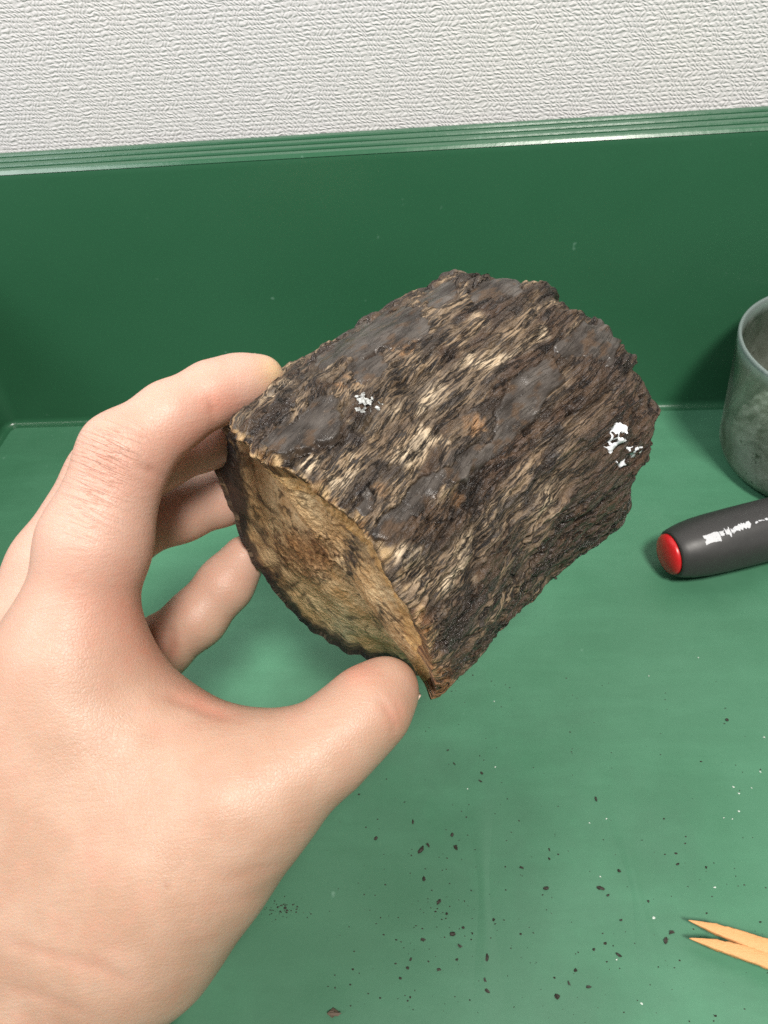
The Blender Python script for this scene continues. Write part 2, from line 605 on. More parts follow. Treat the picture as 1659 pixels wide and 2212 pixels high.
TAN = [[(180, 500), (540, 330), (560, 380), (480, 430), (300, 500), (200, 560)], [(810, 300), (960, 205), (995, 250), (900, 330)],
       [(900, 345), (1060, 325), (1185, 245), (1205, 295), (1080, 350), (980, 410), (910, 390)], [(640, 530), (800, 425), (860, 470), (700, 570)],
       [(360, 700), (560, 635), (610, 755), (430, 790)], [(1140, 750), (1215, 735), (1205, 875), (1145, 870)], [(780, 1100), (930, 1040), (940, 1100), (800, 1180)],
       [(540, 560), (760, 560), (900, 640), (700, 720), (580, 640)], [(640, 1010), (760, 960), (800, 1060), (700, 1120)], [(860, 1000), (980, 900), (1040, 960), (920, 1060)]]
TN = np.max(np.stack([pmask(p, 16, 1.2) for p in TAN]), 0)
tn_noise = sstep(-0.12, 0.22, qn(22, 7, 40.0, 3))
right_dark = sstep(1150, 1330, PX[..., 0] + 0.25 * (PX[..., 1] - 900))
FIB = np.clip(np.maximum(TN, 0.85 * tn_noise * (1 - 0.75 * right_dark)), 0, 1) * (1 - SM)
DARKP = sstep(0.10, 0.26, qn(13, 5, 71.0, 3)) * (1 - TN * 0.6) * (1 - OR)

low = 1.4 * qn(26, 17, 5.0, 2)
pl1 = qn(13, 5.0, 20.0, 3)
pl2 = qn(6.5, 2.6, 30.0, 2)
plates = 0.75 * sstep(-0.05, 0.07, pl1) + 0.36 * sstep(-0.07, 0.08, pl2) + 0.45 * sstep(0.18, 0.27, pl1)
wq = Q + 0.8 * np.stack([0 * pl1, qn(16, 6, 55.0, 2), qn(16, 6, 66.0, 2)], -1)
f0 = np.abs(perlin(wq * np.array([1 / 38, 1 / 8.5, 1 / 8.5], np.float32) + 3))
furrow = 1 - sstep(0.0, 0.16, f0)
f1 = np.clip(1 - np.abs(perlin(wq * np.array([1 / 16, 1 / 2.6, 1 / 2.6], np.float32))) * 2.2, 0, 1)
f2 = np.clip(1 - np.abs(perlin(wq * np.array([1 / 9, 1 / 1.4, 1 / 1.4], np.float32) + 9)) * 2.2, 0, 1)
fibre = 0.6 * f1 + 0.4 * f2
grit = qn(2.2, 1.6, 80.0, 2)
pits = sstep(0.26, 0.44, qn(4.5, 2.6, 90.0, 2))
crack = sstep(0.92, 0.99, 1 - np.abs(qn(20, 5.0, 100.0, 2)) * 2.0) * sstep(-0.1, 0.15, qn(15, 15, 105.0, 1))
H = low + (1 - SM) * (plates - 1.6 * furrow * sstep(-0.25, 0.2, qn(20, 14, 58.0, 2)) + FIB * 0.55 * (fibre - 0.5) + (1 - FIB) * (0.35 * (fibre - 0.5) + 0.55 * grit) - 0.75 * pits - 0.8 * crack)
H += SM * (-0.45) + DARKP * (1 - SM) * 0.30
rowk = np.arange(NR)[:, None]
edge_fade = sstep(RIMROWS - 3, RIMROWS + 12, rowk) * 0.9 + 0.1
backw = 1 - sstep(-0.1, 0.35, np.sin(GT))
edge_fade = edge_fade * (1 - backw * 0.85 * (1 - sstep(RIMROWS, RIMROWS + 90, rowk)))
capm = sstep(RIMROWS + SIDE - 14, RIMROWS + SIDE + 6, rowk)
H = H * edge_fade + capm * (1.5 * qn(7, 7, 120.0, 3) + 0.6 * qn(3.0, 3.0, 130.0, 2))
POS = BASE + NRM * (H * 0.001)[..., None]

dark = np.array([0.026, 0.020, 0.016])
brown = np.array([0.092, 0.056, 0.032])
redb = np.array([0.078, 0.045, 0.029])
tanc = np.array([0.50, 0.365, 0.225])
mx = lambda a, b, t: a * (1 - t[..., None]) + b * t[..., None]
cvar = qn(10, 5, 150.0, 3)
CLR = mx(np.broadcast_to(dark, POS.shape), brown, np.clip(0.62 + 1.3 * cvar + 0.25 * grit, 0.1, 1))
CLR = mx(CLR, redb, np.clip(sstep(-0.05, 0.3, qn(12, 8, 160.0, 2)) * 0.6 + 0.5 * right_dark, 0, 0.85))
CLR = mx(CLR, dark * 0.7, np.clip(np.maximum(np.maximum(pits, crack), 0.9 * furrow) * 0.9, 0, 1) * (1 - SM))
CLR = mx(CLR, tanc * 0.34, FIB * 0.75 * np.clip(0.75 + 1.2 * cvar, 0.2, 1))
CLR = mx(CLR, np.array([0.022, 0.016, 0.0135]), DARKP * 0.8 * (1 - OR))
# colour of the raised fibres
C2 = mx(np.broadcast_to(brown * 1.75, POS.shape), tanc, np.clip(FIB * (0.8 + 0.9 * cvar), 0, 1))
C2 = mx(C2, np.array([0.78, 0.63, 0.44]), np.clip(TN * sstep(-0.1, 0.25, cvar), 0, 0.7))
C2 = mx(C2, brown, furrow * 0.8)
C2 = mx(C2, np.array([0.060, 0.044, 0.034]), DARKP * 0.8 * (1 - OR))
oc2 = np.array([0.40, 0.215, 0.095])
CLR = mx(CLR, oc2 * 0.75, OR * 0.9)
C2 = mx(C2, oc2, OR * 0.9)
# smooth grey skins: the bark beside them takes their tone
skinc = np.array([0.060, 0.049, 0.041])
GREY = np.clip(sstep(0.10, 0.30, qn(24, 6, 430.0, 3)) * (1 - TN) * 0.40, 0, 1)
CLR = mx(CLR, skinc, np.maximum(GREY, SM * 0.9))
C2 = mx(C2, skinc * 1.35, np.maximum(GREY * 0.9, SM * 0.9))
# raw orange-tan edge of the cut
rimt = (1 - sstep(RIMROWS + 1, RIMROWS + 3 + np.clip(9 + 34 * qn(5, 2.4, 190.0, 2), 0, 30), rowk)) * sstep(-0.9, -0.4, np.sin(GT))
upperw = np.clip(sstep(0.15, 0.5, qn(6, 6, 200.0, 2) + 0.46), 0, 1)
oc = mx(np.broadcast_to(np.array([0.20, 0.105, 0.038]), POS.shape), np.array([0.66, 0.45, 0.23]), np.clip(0.50 + 2.2 * qn(2.5, 2.5, 210.0, 2), 0, 1))
ow = np.clip(rimt * upperw, 0, 1)
tip_o = np.exp(-(((PX[..., 0] - 940) / 42) ** 2 + ((PX[..., 1] - 1488) / 45) ** 2)) + 0.8 * np.exp(-(((PX[..., 0] - 905) / 26) ** 2 + ((PX[..., 1] - 1385) / 60) ** 2))
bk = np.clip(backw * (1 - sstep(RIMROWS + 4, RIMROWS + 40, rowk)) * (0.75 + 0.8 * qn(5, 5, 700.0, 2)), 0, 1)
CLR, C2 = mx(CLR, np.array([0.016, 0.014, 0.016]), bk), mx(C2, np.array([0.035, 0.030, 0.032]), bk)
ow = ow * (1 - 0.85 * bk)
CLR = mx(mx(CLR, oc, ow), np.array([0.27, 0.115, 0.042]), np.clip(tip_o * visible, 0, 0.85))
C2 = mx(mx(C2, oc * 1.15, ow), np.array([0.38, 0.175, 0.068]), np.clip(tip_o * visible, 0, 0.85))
ROU = 0.50 - 0.14 * DARKP + 0.16 * FIB
bark_mesh_attrs = {"col": CLR.reshape(-1, 3), "col2": C2.reshape(-1, 3), "rou": np.clip(ROU, 0.25, 0.9).ravel(), "fib": np.clip(FIB * (1 - SM) * (1 - 0.7 * DARKP) * (1 - ow), 0, 1).ravel(),
                   "lq": (wq).reshape(-1, 3)}


def mat_bark(name="rough_bark", bump=0.00060, crk=0.85, gl=0.0):
    t = NT(name)
    co = t.coords()
    lq = t.attr("lq").outputs["Vector"]
    fib = t.attr("fib").outputs["Fac"]
    m1 = t.n("ShaderNodeMapping", {0: lq, 3: (0.27, 2.3, 2.3)}).outputs[0]
    n1 = t.noise(1.0, 2.0, 0.5, m1, 0.25)
    m2 = t.n("ShaderNodeMapping", {0: lq, 3: (0.42, 2.0, 2.0)}).outputs[0]
    n2 = t.noise(1.0, 4.0, 0.65, m2, 0.0)
    m3 = t.n("ShaderNodeMapping", {0: lq, 3: (2.2, 3.2, 3.2)}).outputs[0]
    n3 = t.noise(1.0, 3.0, 0.6, m3)
    ridge1 = t.ramp(n1, [(0.42, (0, 0, 0)), (0.52, (0.7, 0.7, 0.7)), (0.66, (1, 1, 1))])
    ridge2 = t.ramp(n2, [(0.47, (0, 0, 0)), (0.70, (1, 1, 1))])
    h = t.mix(fib, ridge2, ridge1)
    fac = t.math('MULTIPLY', h, t.math('MULTIPLY_ADD', fib, 0.40, 0.55))
    c = t.mix(fac, t.attr("col").outputs["Color"], t.attr("col2").outputs["Color"])
    gap = t.math('MULTIPLY', fib, t.ramp(n1, [(0.40, (1, 1, 1)), (0.48, (0, 0, 0))]))
    c = t.mix(t.math('MULTIPLY', gap, 0.92), c, (0.018, 0.013, 0.010))
    mc = t.n("ShaderNodeMapping", {0: lq, 3: (0.07, 0.50, 0.50)}).outputs[0]
    ck = t.noise(1.0, 5.0, 0.6, mc, 0.1)
    ck = t.math('ABSOLUTE', t.math('SUBTRACT', ck, 0.5))
    ckm = t.ramp(ck, [(0.004, (1, 1, 1)), (0.028, (0, 0, 0))])
    c = t.mix(t.math('MULTIPLY', ckm, crk), c, (0.012, 0.010, 0.009))
    blot = t.ramp(n2, [(0.30, (1, 1, 1)), (0.46, (0, 0, 0))])
    c = t.mix(t.math('MULTIPLY', blot, t.math('MULTIPLY_ADD', fib, -0.5, 0.8)), c, (0.022, 0.017, 0.015))
    sp = t.ramp(n3, [(0.68, (0, 0, 0)), (0.74, (1, 1, 1))])
    c = t.mix(t.math('MULTIPLY', sp, 0.45), c, (0.42, 0.33, 0.23))
    hh = t.math('SUBTRACT', t.math('ADD', t.math('MULTIPLY', h, 0.7), t.math('MULTIPLY', n3, 0.6)), t.math('MULTIPLY', ckm, 0.9))
    t.set(Base_Color=c, Roughness=t.math('SUBTRACT', t.attr("rou").outputs["Fac"], t.math('MULTIPLY_ADD', n2, 0.25, gl)), Normal=t.bump(hh, bump, 0.9))
    t.b.inputs["Specular IOR Level"].default_value = 0.55 - 2.0 * gl
    return t.m


def mat_attr(name, bump_scale, bump_dist, spec=0.5, rough=None, coat=0.0):
    t = NT(name)
    co = t.coords()
    c = t.attr("col").outputs["Color"]
    n = t.noise(bump_scale, 4.0, 0.65, co)
    big = t.noise(bump_scale * 0.28, 3.0, 0.6, co)
    c = t.mix(t.math('MULTIPLY', n, 0.6), c, (0.5, 0.5, 0.5), 'OVERLAY')
    t.set(Base_Color=c, Normal=t.bump(big, bump_dist * 3, 0.7, t.bump(n, bump_dist, 0.8)))
    t.set(Roughness=t.math('MULTIPLY_ADD', n, 0.25, rough))
    t.b.inputs["Specular IOR Level"].default_value = spec
    return t.m


log_c = log_base(np.array([0.5]), np.array([0.0]), np.array([0.0]))[0]
log = empty("log_chunk", log_c)
tag(log, "short dark bark-covered chunk of log held in the hand above the tub", "log")
M_BARK = mat_bark()
bark = mesh_np("bark", POS.reshape(-1, 3), grid_faces(NR, NT_, True), M_BARK, log, True, bark_mesh_attrs)

def pieces(F):
    """split faces into connected pieces"""
    lab = np.arange(F.max() + 1)
    while True:
        m = lab[F].min(1)
        new = lab.copy()
        for c in range(F.shape[1]): np.minimum.at(new, F[:, c], m)
        if (new == lab).all(): break
        lab = new[new]
    fl = lab[F[:, 0]]
    return [F[fl == k] for k in np.unique(fl)]


# smooth grey skins lying on the bark
SKN = 0.75 * qn(9, 6, 300.0, 2) + 0.35 * qn(3.4, 2.2, 320.0, 2)
_g = np.clip(0.5 + 1.5 * qn(8, 4, 330.0, 3), 0, 1)
cc = mx(np.broadcast_to(np.array([0.034, 0.027, 0.022]), POS.shape), np.array([0.112, 0.097, 0.084]), _g)
cc = mx(cc, brown, sstep(0.04, 0.30, qn(4.0, 2.4, 340.0, 3)) * 0.8)
cc = mx(cc, CLR, 1 - sstep(0.25, 0.8, SM0))
M_SKIN = mat_bark("smooth_grey_bark", 0.00010, 0.35, 0.10)
FALL = grid_faces(NR, NT_, True)
for key, (pts, lift) in SMOOTH.items():
    m = smooth_m[key]
    hh = low + (-0.62 + (1.0 * lift + 0.30) * sstep(0.05, 0.9, m) + SKN * sstep(0.2, 0.9, m)) + 0.30 * (1 - SM) * plates * m
    P = BASE + NRM * (hh * 0.001)[..., None]
    keep = (m > 0.03).ravel()[FALL].all(1) & (rowk.repeat(NT_, 1).ravel()[FALL[:, 0]] > RIMROWS)
    F0 = FALL[keep]
    if len(F0) < 50: continue
    for F in pieces(F0):
        if len(F) < 60: continue
        idx = np.unique(F)
        rm = np.full(NR * NT_, -1)
        rm[idx] = np.arange(len(idx))
        ci = cc.reshape(-1, 3)[idx]
        mesh_np("smooth_bark_patch", P.reshape(-1, 3)[idx], rm[F], M_SKIN, log, True,
                {"col": ci * 0.9, "col2": ci * 1.3, "rou": np.full(len(idx), 0.48), "fib": np.zeros(len(idx)), "lq": wq.reshape(-1, 3)[idx]})

# white crusts
t0 = NT("grey_crust")
t0.set(Base_Color=t0.mix(t0.ramp(t0.noise(1500.0, 3.0, 0.6, t0.coords()), [(0.4, (0, 0, 0)), (0.6, (1, 1, 1))]), (0.16, 0.16, 0.15), (0.60, 0.62, 0.60)), Roughness=0.6)
t = NT("white_crust")
t.set(Base_Color=t.mix(t.noise(2500.0, 3.0), (0.62, 0.64, 0.66), (0.92, 0.94, 0.97)), Roughness=0.7)
for k, pts in enumerate(WHITE):
    m = pmask(pts, 8, 0.5) * visible
    br = qn(1.5, 1.2, 400.0 + 3 * k, 3)
    hh = H + (-0.35 + 0.75 * m + 0.9 * br * m)
    P = BASE + NRM * (hh * 0.001)[..., None]
    keep = ((m > 0.30) & (br > (-0.10 if k == 0 else -0.22))).ravel()[FALL].all(1)
    F = FALL[keep]
    if len(F) < 8: continue
    idx = np.unique(F)
    rm = np.full(NR * NT_, -1)
    rm[idx] = np.arange(len(idx))
    mesh_np("white_crust", P.reshape(-1, 3)[idx], rm[F], t0.m if k == 0 else t.m, log)

# cut face of the wood
NF = 110
inner = (BASE + NRM * (H * 0.001)[..., None])[0]
cen = inner.mean(0)
rho = np.linspace(0, 1, NF)[:, None, None]
ism = np.stack([smooth_per(np.concatenate([inner[:, k]]), 45) for k in range(3)], -1)
bl = sstep(0.72, 1.0, rho)
rim_p = ism[None] * (1 - bl) + inner[None] * bl
FP = cen + rho * (rim_p - cen)
fr_ = FP - cen
e1 = _E1[80] / np.linalg.norm(_E1[80])
e2 = np.cross(AXIS, e1)
xy = np.stack([fr_ @ e1, fr_ @ e2], -1) * 1000
q3 = np.concatenate([xy, np.zeros(xy.shape[:2] + (1,))], -1).astype(np.float32)
rr = np.repeat(np.linspace(0, 1, NF)[:, None], NT_, 1)
ang = np.repeat(TH[None], NF, 0)
angw = ang + 0.35 * fbm(q3 / 12 + 90, 2)
rad3 = np.stack([rr * 5.0, np.cos(angw) * 5.5, np.sin(angw) * 5.5], -1).astype(np.float32)
radial = fbm(rad3 * np.array([0.6, 1.3, 1.3]) + 3, 3) * sstep(0.42, 0.85, rr)
wood = fbm(q3 / 9 + 7, 4)
fine = fbm(q3 / 1.4 + 11, 3)
hf = 0.9 * fbm(q3 / 14, 2) + 0.30 * fine + 0.30 * radial * rr + 0.8 * (1 - rr ** 2)
FPP = PXF = proj(FP)
core = np.exp(-(((FPP[..., 0] - 672) / 75) ** 2 + ((FPP[..., 1] - 1190) / 62) ** 2))
swirl = sstep(0.80, 0.97, 1 - np.abs(fbm(q3 / 5.0 + 31, 2)) * 2) * sstep(0.25, 0.6, core)
hf = hf + 0.35 * swirl
FP = FP - AXIS * (hf * 0.001 * (1 - sstep(0.9, 1.0, rr)))[..., None]
cA, cB = np.array([0.52, 0.32, 0.14]), np.array([0.76, 0.57, 0.32])
FC = mx(np.broadcast_to(cA, FP.shape), cB, np.clip(0.5 + 1.5 * wood + 0.5 * fine, 0, 1))
FC = mx(FC, np.array([0.075, 0.052, 0.034]), np.clip(sstep(0.12, 0.55, radial * 1.0 + 0.55 * (rr - 0.66)) * 0.75, 0, 1))
FC = mx(FC, np.array([0.23, 0.10, 0.035]), np.clip(core * (0.55 + 1.2 * fine), 0, 0.85))
FC = mx(FC, np.array([0.05, 0.03, 0.02]), np.clip(sstep(0.3, 0.55, swirl) * (1 - sstep(0.6, 0.9, swirl)), 0, 1) * 0.8)
blk = 1.1 * np.exp(-(((FPP[..., 0] - 488) / 34) ** 2 + ((FPP[..., 1] - 1000) / 65) ** 2)) + np.exp(-(((FPP[..., 0] - 520) / 26) ** 2 + ((FPP[..., 1] - 1105) / 65) ** 2)) + 0.7 * np.exp(-(((FPP[..., 0] - 590) / 30) ** 2 + ((FPP[..., 1] - 1250) / 40) ** 2)) \
    + 0.45 * np.exp(-(((FPP[..., 0] - 690) / 60) ** 2 + ((FPP[..., 1] - 1360) / 40) ** 2)) + 0.35 * np.exp(-(((FPP[..., 0] - 860) / 50) ** 2 + ((FPP[..., 1] - 1410) / 30) ** 2)) \
    + 0.75 * np.exp(-(((FPP[..., 0] - 765) / 24) ** 2 + ((FPP[..., 1] - 1190) / 80) ** 2)) + 0.6 * np.exp(-(((FPP[..., 0] - 830) / 22) ** 2 + ((FPP[..., 1] - 1330) / 50) ** 2))
FC = mx(FC, np.array([0.022, 0.018, 0.018]), np.clip(sstep(0.3, 0.8, blk + 0.5 * fine), 0, 0.95))
rc = sstep(0.74, 0.93, 1 - np.abs(perlin(np.stack([np.cos(angw) * 6.5, np.sin(angw) * 6.5, rr * 2.2], -1))) * 2) * sstep(0.38, 0.6, rr + 0.15 * wood) * (1 - sstep(0.8, 0.93, rr)) * sstep(-0.1, 0.2, fbm(q3 / 10 + 41, 2))
FC = mx(FC, np.array([0.07, 0.042, 0.022]), np.clip(rc * 0.85, 0, 1))
squig = sstep(0.84, 0.96, 1 - np.abs(fbm(q3 / 6.0 + 61, 3)) * 2) * sstep(-0.05, 0.25, fbm(q3 / 13 + 71, 2))
FC = mx(FC, np.array([0.05, 0.032, 0.018]), np.clip(squig * 0.8, 0, 1))
oliv = np.exp(-(((FPP[..., 0] - 740) / 35) ** 2 + ((FPP[..., 1] - 1370) / 50) ** 2))
FC = mx(FC, np.array([0.50, 0.46, 0.28]), np.clip(oliv * (0.6 + 1.2 * fine), 0, 0.85))
wx_, wy_ = 60 * fbm(q3 / 3.5 + 81, 3), 60 * fbm(q3 / 3.5 + 91, 3)
rd_ = np.sqrt(((FPP[..., 0] + wx_ - 668) / 66) ** 2 + ((FPP[..., 1] + wy_ - 1188 - 0.35 * (FPP[..., 0] - 668)) / 46) ** 2)
FC = mx(FC, np.array([0.30, 0.145, 0.055]), 0.40 * (1 - sstep(0.70, 1.1, rd_ + 0.5 * fine)))
FC = mx(FC, np.array([0.085, 0.040, 0.018]), np.clip(0.75 + 2.2 * wood, 0, 0.9) * np.exp(-((rd_ - 1.0) / 0.09) ** 2))
FC = mx(FC, np.array([0.085, 0.040, 0.018]), np.clip(0.5 - 2.2 * wood, 0, 0.8) * np.exp(-((rd_ - 0.55) / 0.10) ** 2))
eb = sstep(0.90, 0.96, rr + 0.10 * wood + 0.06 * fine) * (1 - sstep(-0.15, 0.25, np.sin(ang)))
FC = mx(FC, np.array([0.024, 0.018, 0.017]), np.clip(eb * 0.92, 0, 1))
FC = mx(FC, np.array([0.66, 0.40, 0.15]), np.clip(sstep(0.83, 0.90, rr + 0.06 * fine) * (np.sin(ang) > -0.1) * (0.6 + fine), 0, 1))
face = mesh_np("cut_face", FP.reshape(-1, 3), grid_faces(NF, NT_, True), mat_attr("cut_wood", 1500.0, 0.00045, 0.5, 0.40), log, True, {"col": FC.reshape(-1, 3)})


# ------------------------------------------------------------------ hand
def hp(u, v, d):                                     # camera-aligned millimetres
    return np.array([(u - CX) / FPX * d, -(v - CY) / FPX * d, d]) * 1000


def chain(pts):
    return [(hp(u, v, d), r) for u, v, d, r in pts]


fingers = {
    'index': chain([(150, 1400, .150, 11.0), (205, 1175, .149, 10.6), (270, 983, .150, 8.7), (370, 900, .153, 6.9), (460, 850, .157, 6.4), (520, 829, .160, 5.9), (566, 815, .162, 4.9)]),
    'middle': chain([(20, 1430, .168, 11.0), (120, 1225, .169, 9.8), (238, 1030, .171, 9.2), (330, 985, .173, 8.2), (440, 945, .178, 7.4), (535, 930, .186, 6.5)]),
    'ring': chain([(60, 1500, .185, 10.5), (170, 1310, .186, 9.2), (270, 1145, .187, 8.4), (390, 1104, .189, 7.5), (480, 1075, .195, 7.0), (560, 1055, .203, 6.0)]),
    'pinky': chain([(110, 1590, .200, 9.5), (230, 1500, .200, 8.8), (345, 1400, .199, 8.2), (425, 1335, .198, 7.6), (487, 1262, .199, 7.2), (528, 1205, .201, 6.2)]),
}
thumb = chain([(310, 2005, .150, 16.0), (435, 1850, .1475, 13.6), (540, 1722, .1465, 12.2), (626, 1660, .147, 10.2), (703, 1616, .148, 8.9), (765, 1560, .150, 8.2), (808, 1518, .152, 7.7), (838, 1486, .154, 6.3)])
palm = [
    ((60, 2120, .163, 22), (150, 1430, .152, 13)), ((40, 2150, .172, 22), (20, 1440, .168, 13)), ((40, 2150, .18, 20), (60, 1510, .184, 13)),
    ((60, 2150, .185, 18), (110, 1590, .198, 12)), ((110, 2200, .165, 24), (-80, 2800, .172, 25)), ((190, 2080, .155, 19), (330, 1830, .150, 17)),
    ((170, 1480, .153, 12.5), (330, 1720, .152, 13.5)), ((330, 1720, .152, 13.5), (520, 1725, .149, 12.5)), ((230, 1560, .153, 13), (430, 1650, .152, 11)),
    ((90, 1700, .153, 15), (300, 1900, .150, 17)), ((120, 1550, .153, 13.5), (100, 1900, .153, 17)),
]
VOX = 0.72
lo = np.array([-112.0, -190.0, 118.0])
hi = np.array([22.0, 46.0, 222.0])
dims = np.ceil((hi - lo) / VOX).astype(int)
gx, gy, gz = [(lo[k] + VOX * np.arange(dims[k])).astype(np.float32) for k in range(3)]


def cone(a, ra, b, rb):
    a, b = a.astype(np.float32), b.astype(np.float32)
    ba = b - a
    L2 = float(ba @ ba)
    px, py, pz = gx[:, None, None] - a[0], gy[None, :, None] - a[1], gz[None, None, :] - a[2]
    h = np.clip((px * ba[0] + py * ba[1] + pz * ba[2]) / L2, 0, 1)
    d = np.sqrt((px - h * ba[0]) ** 2 + (py - h * ba[1]) ** 2 + (pz - h * ba[2]) ** 2)
    return d - (ra + (rb - ra) * h)


def smin(a, b, k):
    if a is None: return b
    h = np.maximum(k - np.abs(a - b), 0) / k
    return np.minimum(a, b) - h * h * k * 0.25


def chain_sdf(ch, k=4.0):
    d = None
    for (a, ra), (b, rb) in zip(ch[:-1], ch[1:]):
        d = smin(d, cone(a, ra, b, rb), k)
    return d


D = None
for (a, b) in palm:
    D = smin(D, cone(hp(*a[:3]), a[3], hp(*b[:3]), b[3]), 12.0)
D = smin(D, chain_sdf(thumb, 4.0), 10.0)
FG = None
for k in ('index', 'middle', 'ring', 'pinky'):
    FG = smin(FG, chain_sdf(fingers[k], 3.5), 1.2)
D = smin(D, FG, 8.0)
del FG


def surface_nets(D):
    s = D < 0
    nx, ny, nz = D.shape
    cnt = np.zeros((nx - 1, ny - 1, nz - 1), np.int8)
    for i in (0, 1):
        for j in (0, 1):
            for k in (0, 1):
                cnt += s[i:nx - 1 + i, j:ny - 1 + j, k:nz - 1 + k]
    act = (cnt > 0) & (cnt < 8)
    ci = np.argwhere(act)
    vid = np.full(act.shape, -1, np.int32)
    vid[act] = np.arange(len(ci))
    acc = np.zeros((len(ci), 3))
    num = np.zeros(len(ci))
    cor = [(i, j, k) for i in (0, 1) for j in (0, 1) for k in (0, 1)]
    for a in range(8):
        for b in range(a + 1, 8):
            df = np.abs(np.array(cor[a]) - np.array(cor[b]))
            if df.sum() != 1: continue
            ia, ib = ci + cor[a], ci + cor[b]
            va, vb = D[tuple(ia.T)], D[tuple(ib.T)]
            m = (va < 0) != (vb < 0)
            t = np.where(m, va / np.where(m, va - vb, 1), 0)
            acc += m[:, None] * (np.array(cor[a]) + t[:, None] * (np.array(cor[b]) - np.array(cor[a])))
            num += m
    V = ci + acc / num[:, None]
    F = []
    for ax in range(3):
        sl0 = [slice(None)] * 3
        sl1 = [slice(None)] * 3
        sl0[ax], sl1[ax] = slice(0, -1), slice(1, None)
        e = s[tuple(sl0)] != s[tuple(sl1)]
        p = np.argwhere(e)
        o1, o2 = [k for k in range(3) if k != ax]
        ok = (p[:, o1] > 0) & (p[:, o2] > 0) & (p[:, o1] < D.shape[o1] - 1) & (p[:, o2] < D.shape[o2] - 1)
        p = p[ok]
        inside = s[tuple(p.T)]
        q = []
        for d1, d2 in ((-1, -1), (0, -1), (0, 0), (-1, 0)):
            c = p.copy()
            c[:, o1] += d1
            c[:, o2] += d2
            q.append(vid[tuple(c.T)])
        q = np.stack(q, 1)
        flip = inside if ax != 1 else ~inside
        q[~flip] = q[~flip][:, ::-1]
        F.append(q)
    return V, np.concatenate(F)


HV, HF = surface_nets(D)
HV = lo + VOX * HV
# relax the surface a little
ed = np.concatenate([HF[:, [0, 1]], HF[:, [1, 2]], HF[:, [2, 3]], HF[:, [3, 0]]])
deg = np.bincount(ed.ravel(), minlength=len(HV)).astype(float)
for it in range(6):
    acc = np.zeros_like(HV)
    for k in range(3):
        acc[:, k] = np.bincount(ed[:, 0], HV[ed[:, 1], k], len(HV)) + np.bincount(ed[:, 1], HV[ed[:, 0], k], len(HV))
    HV = 0.4 * HV + 0.6 * acc / deg[:, None]


def cam2world(V):
    V = np.asarray(V) * 0.001
    return CAM + V[..., 0:1] * AX + V[..., 1:2] * AY + V[..., 2:3] * AZ


hpx = np.stack([CX + FPX * HV[:, 0] / HV[:, 2], CY - FPX * HV[:, 1] / HV[:, 2]], -1)


def g2(cx, cy, rx, ry=None, rot=0):
    ry = ry or rx
    c, s = math.cos(math.radians(rot)), math.sin(math.radians(rot))
    dx, dy = hpx[:, 0] - cx, hpx[:, 1] - cy
    return np.exp(-((c * dx + s * dy) / rx) ** 2 - ((-s * dx + c * dy) / ry) ** 2)


# creases pressed into the skin
def crease(pts, w, depth):
    d = np.full(len(HV), 1e9)
    pts = np.array(pts, float)
    for a, b in zip(pts[:-1], pts[1:]):
        e = b - a
        tt_ = np.clip(((hpx - a) @ e) / (e @ e), 0, 1)
        d = np.minimum(d, np.linalg.norm(hpx - a - tt_[:, None] * e, axis=1))
    ends = np.minimum(np.linalg.norm(hpx - pts[0], axis=1), np.linalg.norm(hpx - pts[-1], axis=1))
    return depth * np.exp(-(d / w) ** 2) * (0.35 + 0.65 * sstep(0, 40, ends))


near = HV[:, 2] < 172
cr = np.zeros(len(HV))
cr += crease([(345, 1030), (325, 1015), (305, 1005)], 9, 0.55) * near
cr += crease([(462, 915), (458, 885), (452, 855)], 8, 0.35) * near
cr += crease([(820, 1505), (838, 1535), (852, 1565), (848, 1600)], 9, 0.25) * near
cr += crease([(846, 1500), (864, 1540), (872, 1570)], 8, 0.18) * near
cr += crease([(345, 1500), (410, 1520), (460, 1540), (512, 1545)], 14, 0.35) * near
cr += crease([(0, 2030), (100, 2062), (210, 2090), (300, 2130)], 16, 0.22) * near
cr += crease([(0, 2130), (80, 2150), (190, 2190)], 15, 0.18) * near
cr += crease([(372, 1365), (374, 1400), (368, 1440)], 9, 0.5) * (HV[:, 2] > 180)
for (x0, y0, x1, y1) in ((640, 1862, 470, 1905), (600, 1930, 430, 1965)):
    cr += crease([(x0, y0), ((x0 + x1) / 2, (y0 + y1) / 2 - 4), (x1, y1)], 16, 0.12) * near
# normals
fn = np.cross(HV[HF[:, 2]] - HV[HF[:, 0]], HV[HF[:, 3]] - HV[HF[:, 1]])
vn = np.zeros_like(HV)
for c in range(4):
    for k in range(3):
        vn[:, k] += np.bincount(HF[:, c], fn[:, k], len(HV))
vn /= np.linalg.norm(vn, axis=1, keepdims=True) + 1e-9
if np.mean(np.sum(vn * (HV - HV.mean(0)), 1)) < 0: vn = -vn; HF = HF[:, ::-1]
HV = HV - vn * cr[:, None]
skin_n = fbm(HV / 9.0, 3)
skin_f = fbm(HV / 2.2 + 5, 3)
base = np.array([0.44, 0.295, 0.215])
palec = np.array([0.51, 0.36, 0.275])
red = np.array([0.60, 0.255, 0.185])
yel = np.array([0.64, 0.47, 0.27])
SC = mx(np.broadcast_to(base, HV.shape), palec, np.clip(0.35 + 1.2 * skin_n, 0, 1))
fing = 1 - sstep(1100, 1650, hpx[:, 1] + 60 * skin_n)  # fingers are pinker; the darker palm also has shade painted into its tone
SC = mx(SC, np.array([0.62, 0.405, 0.33]), fing * 0.75)
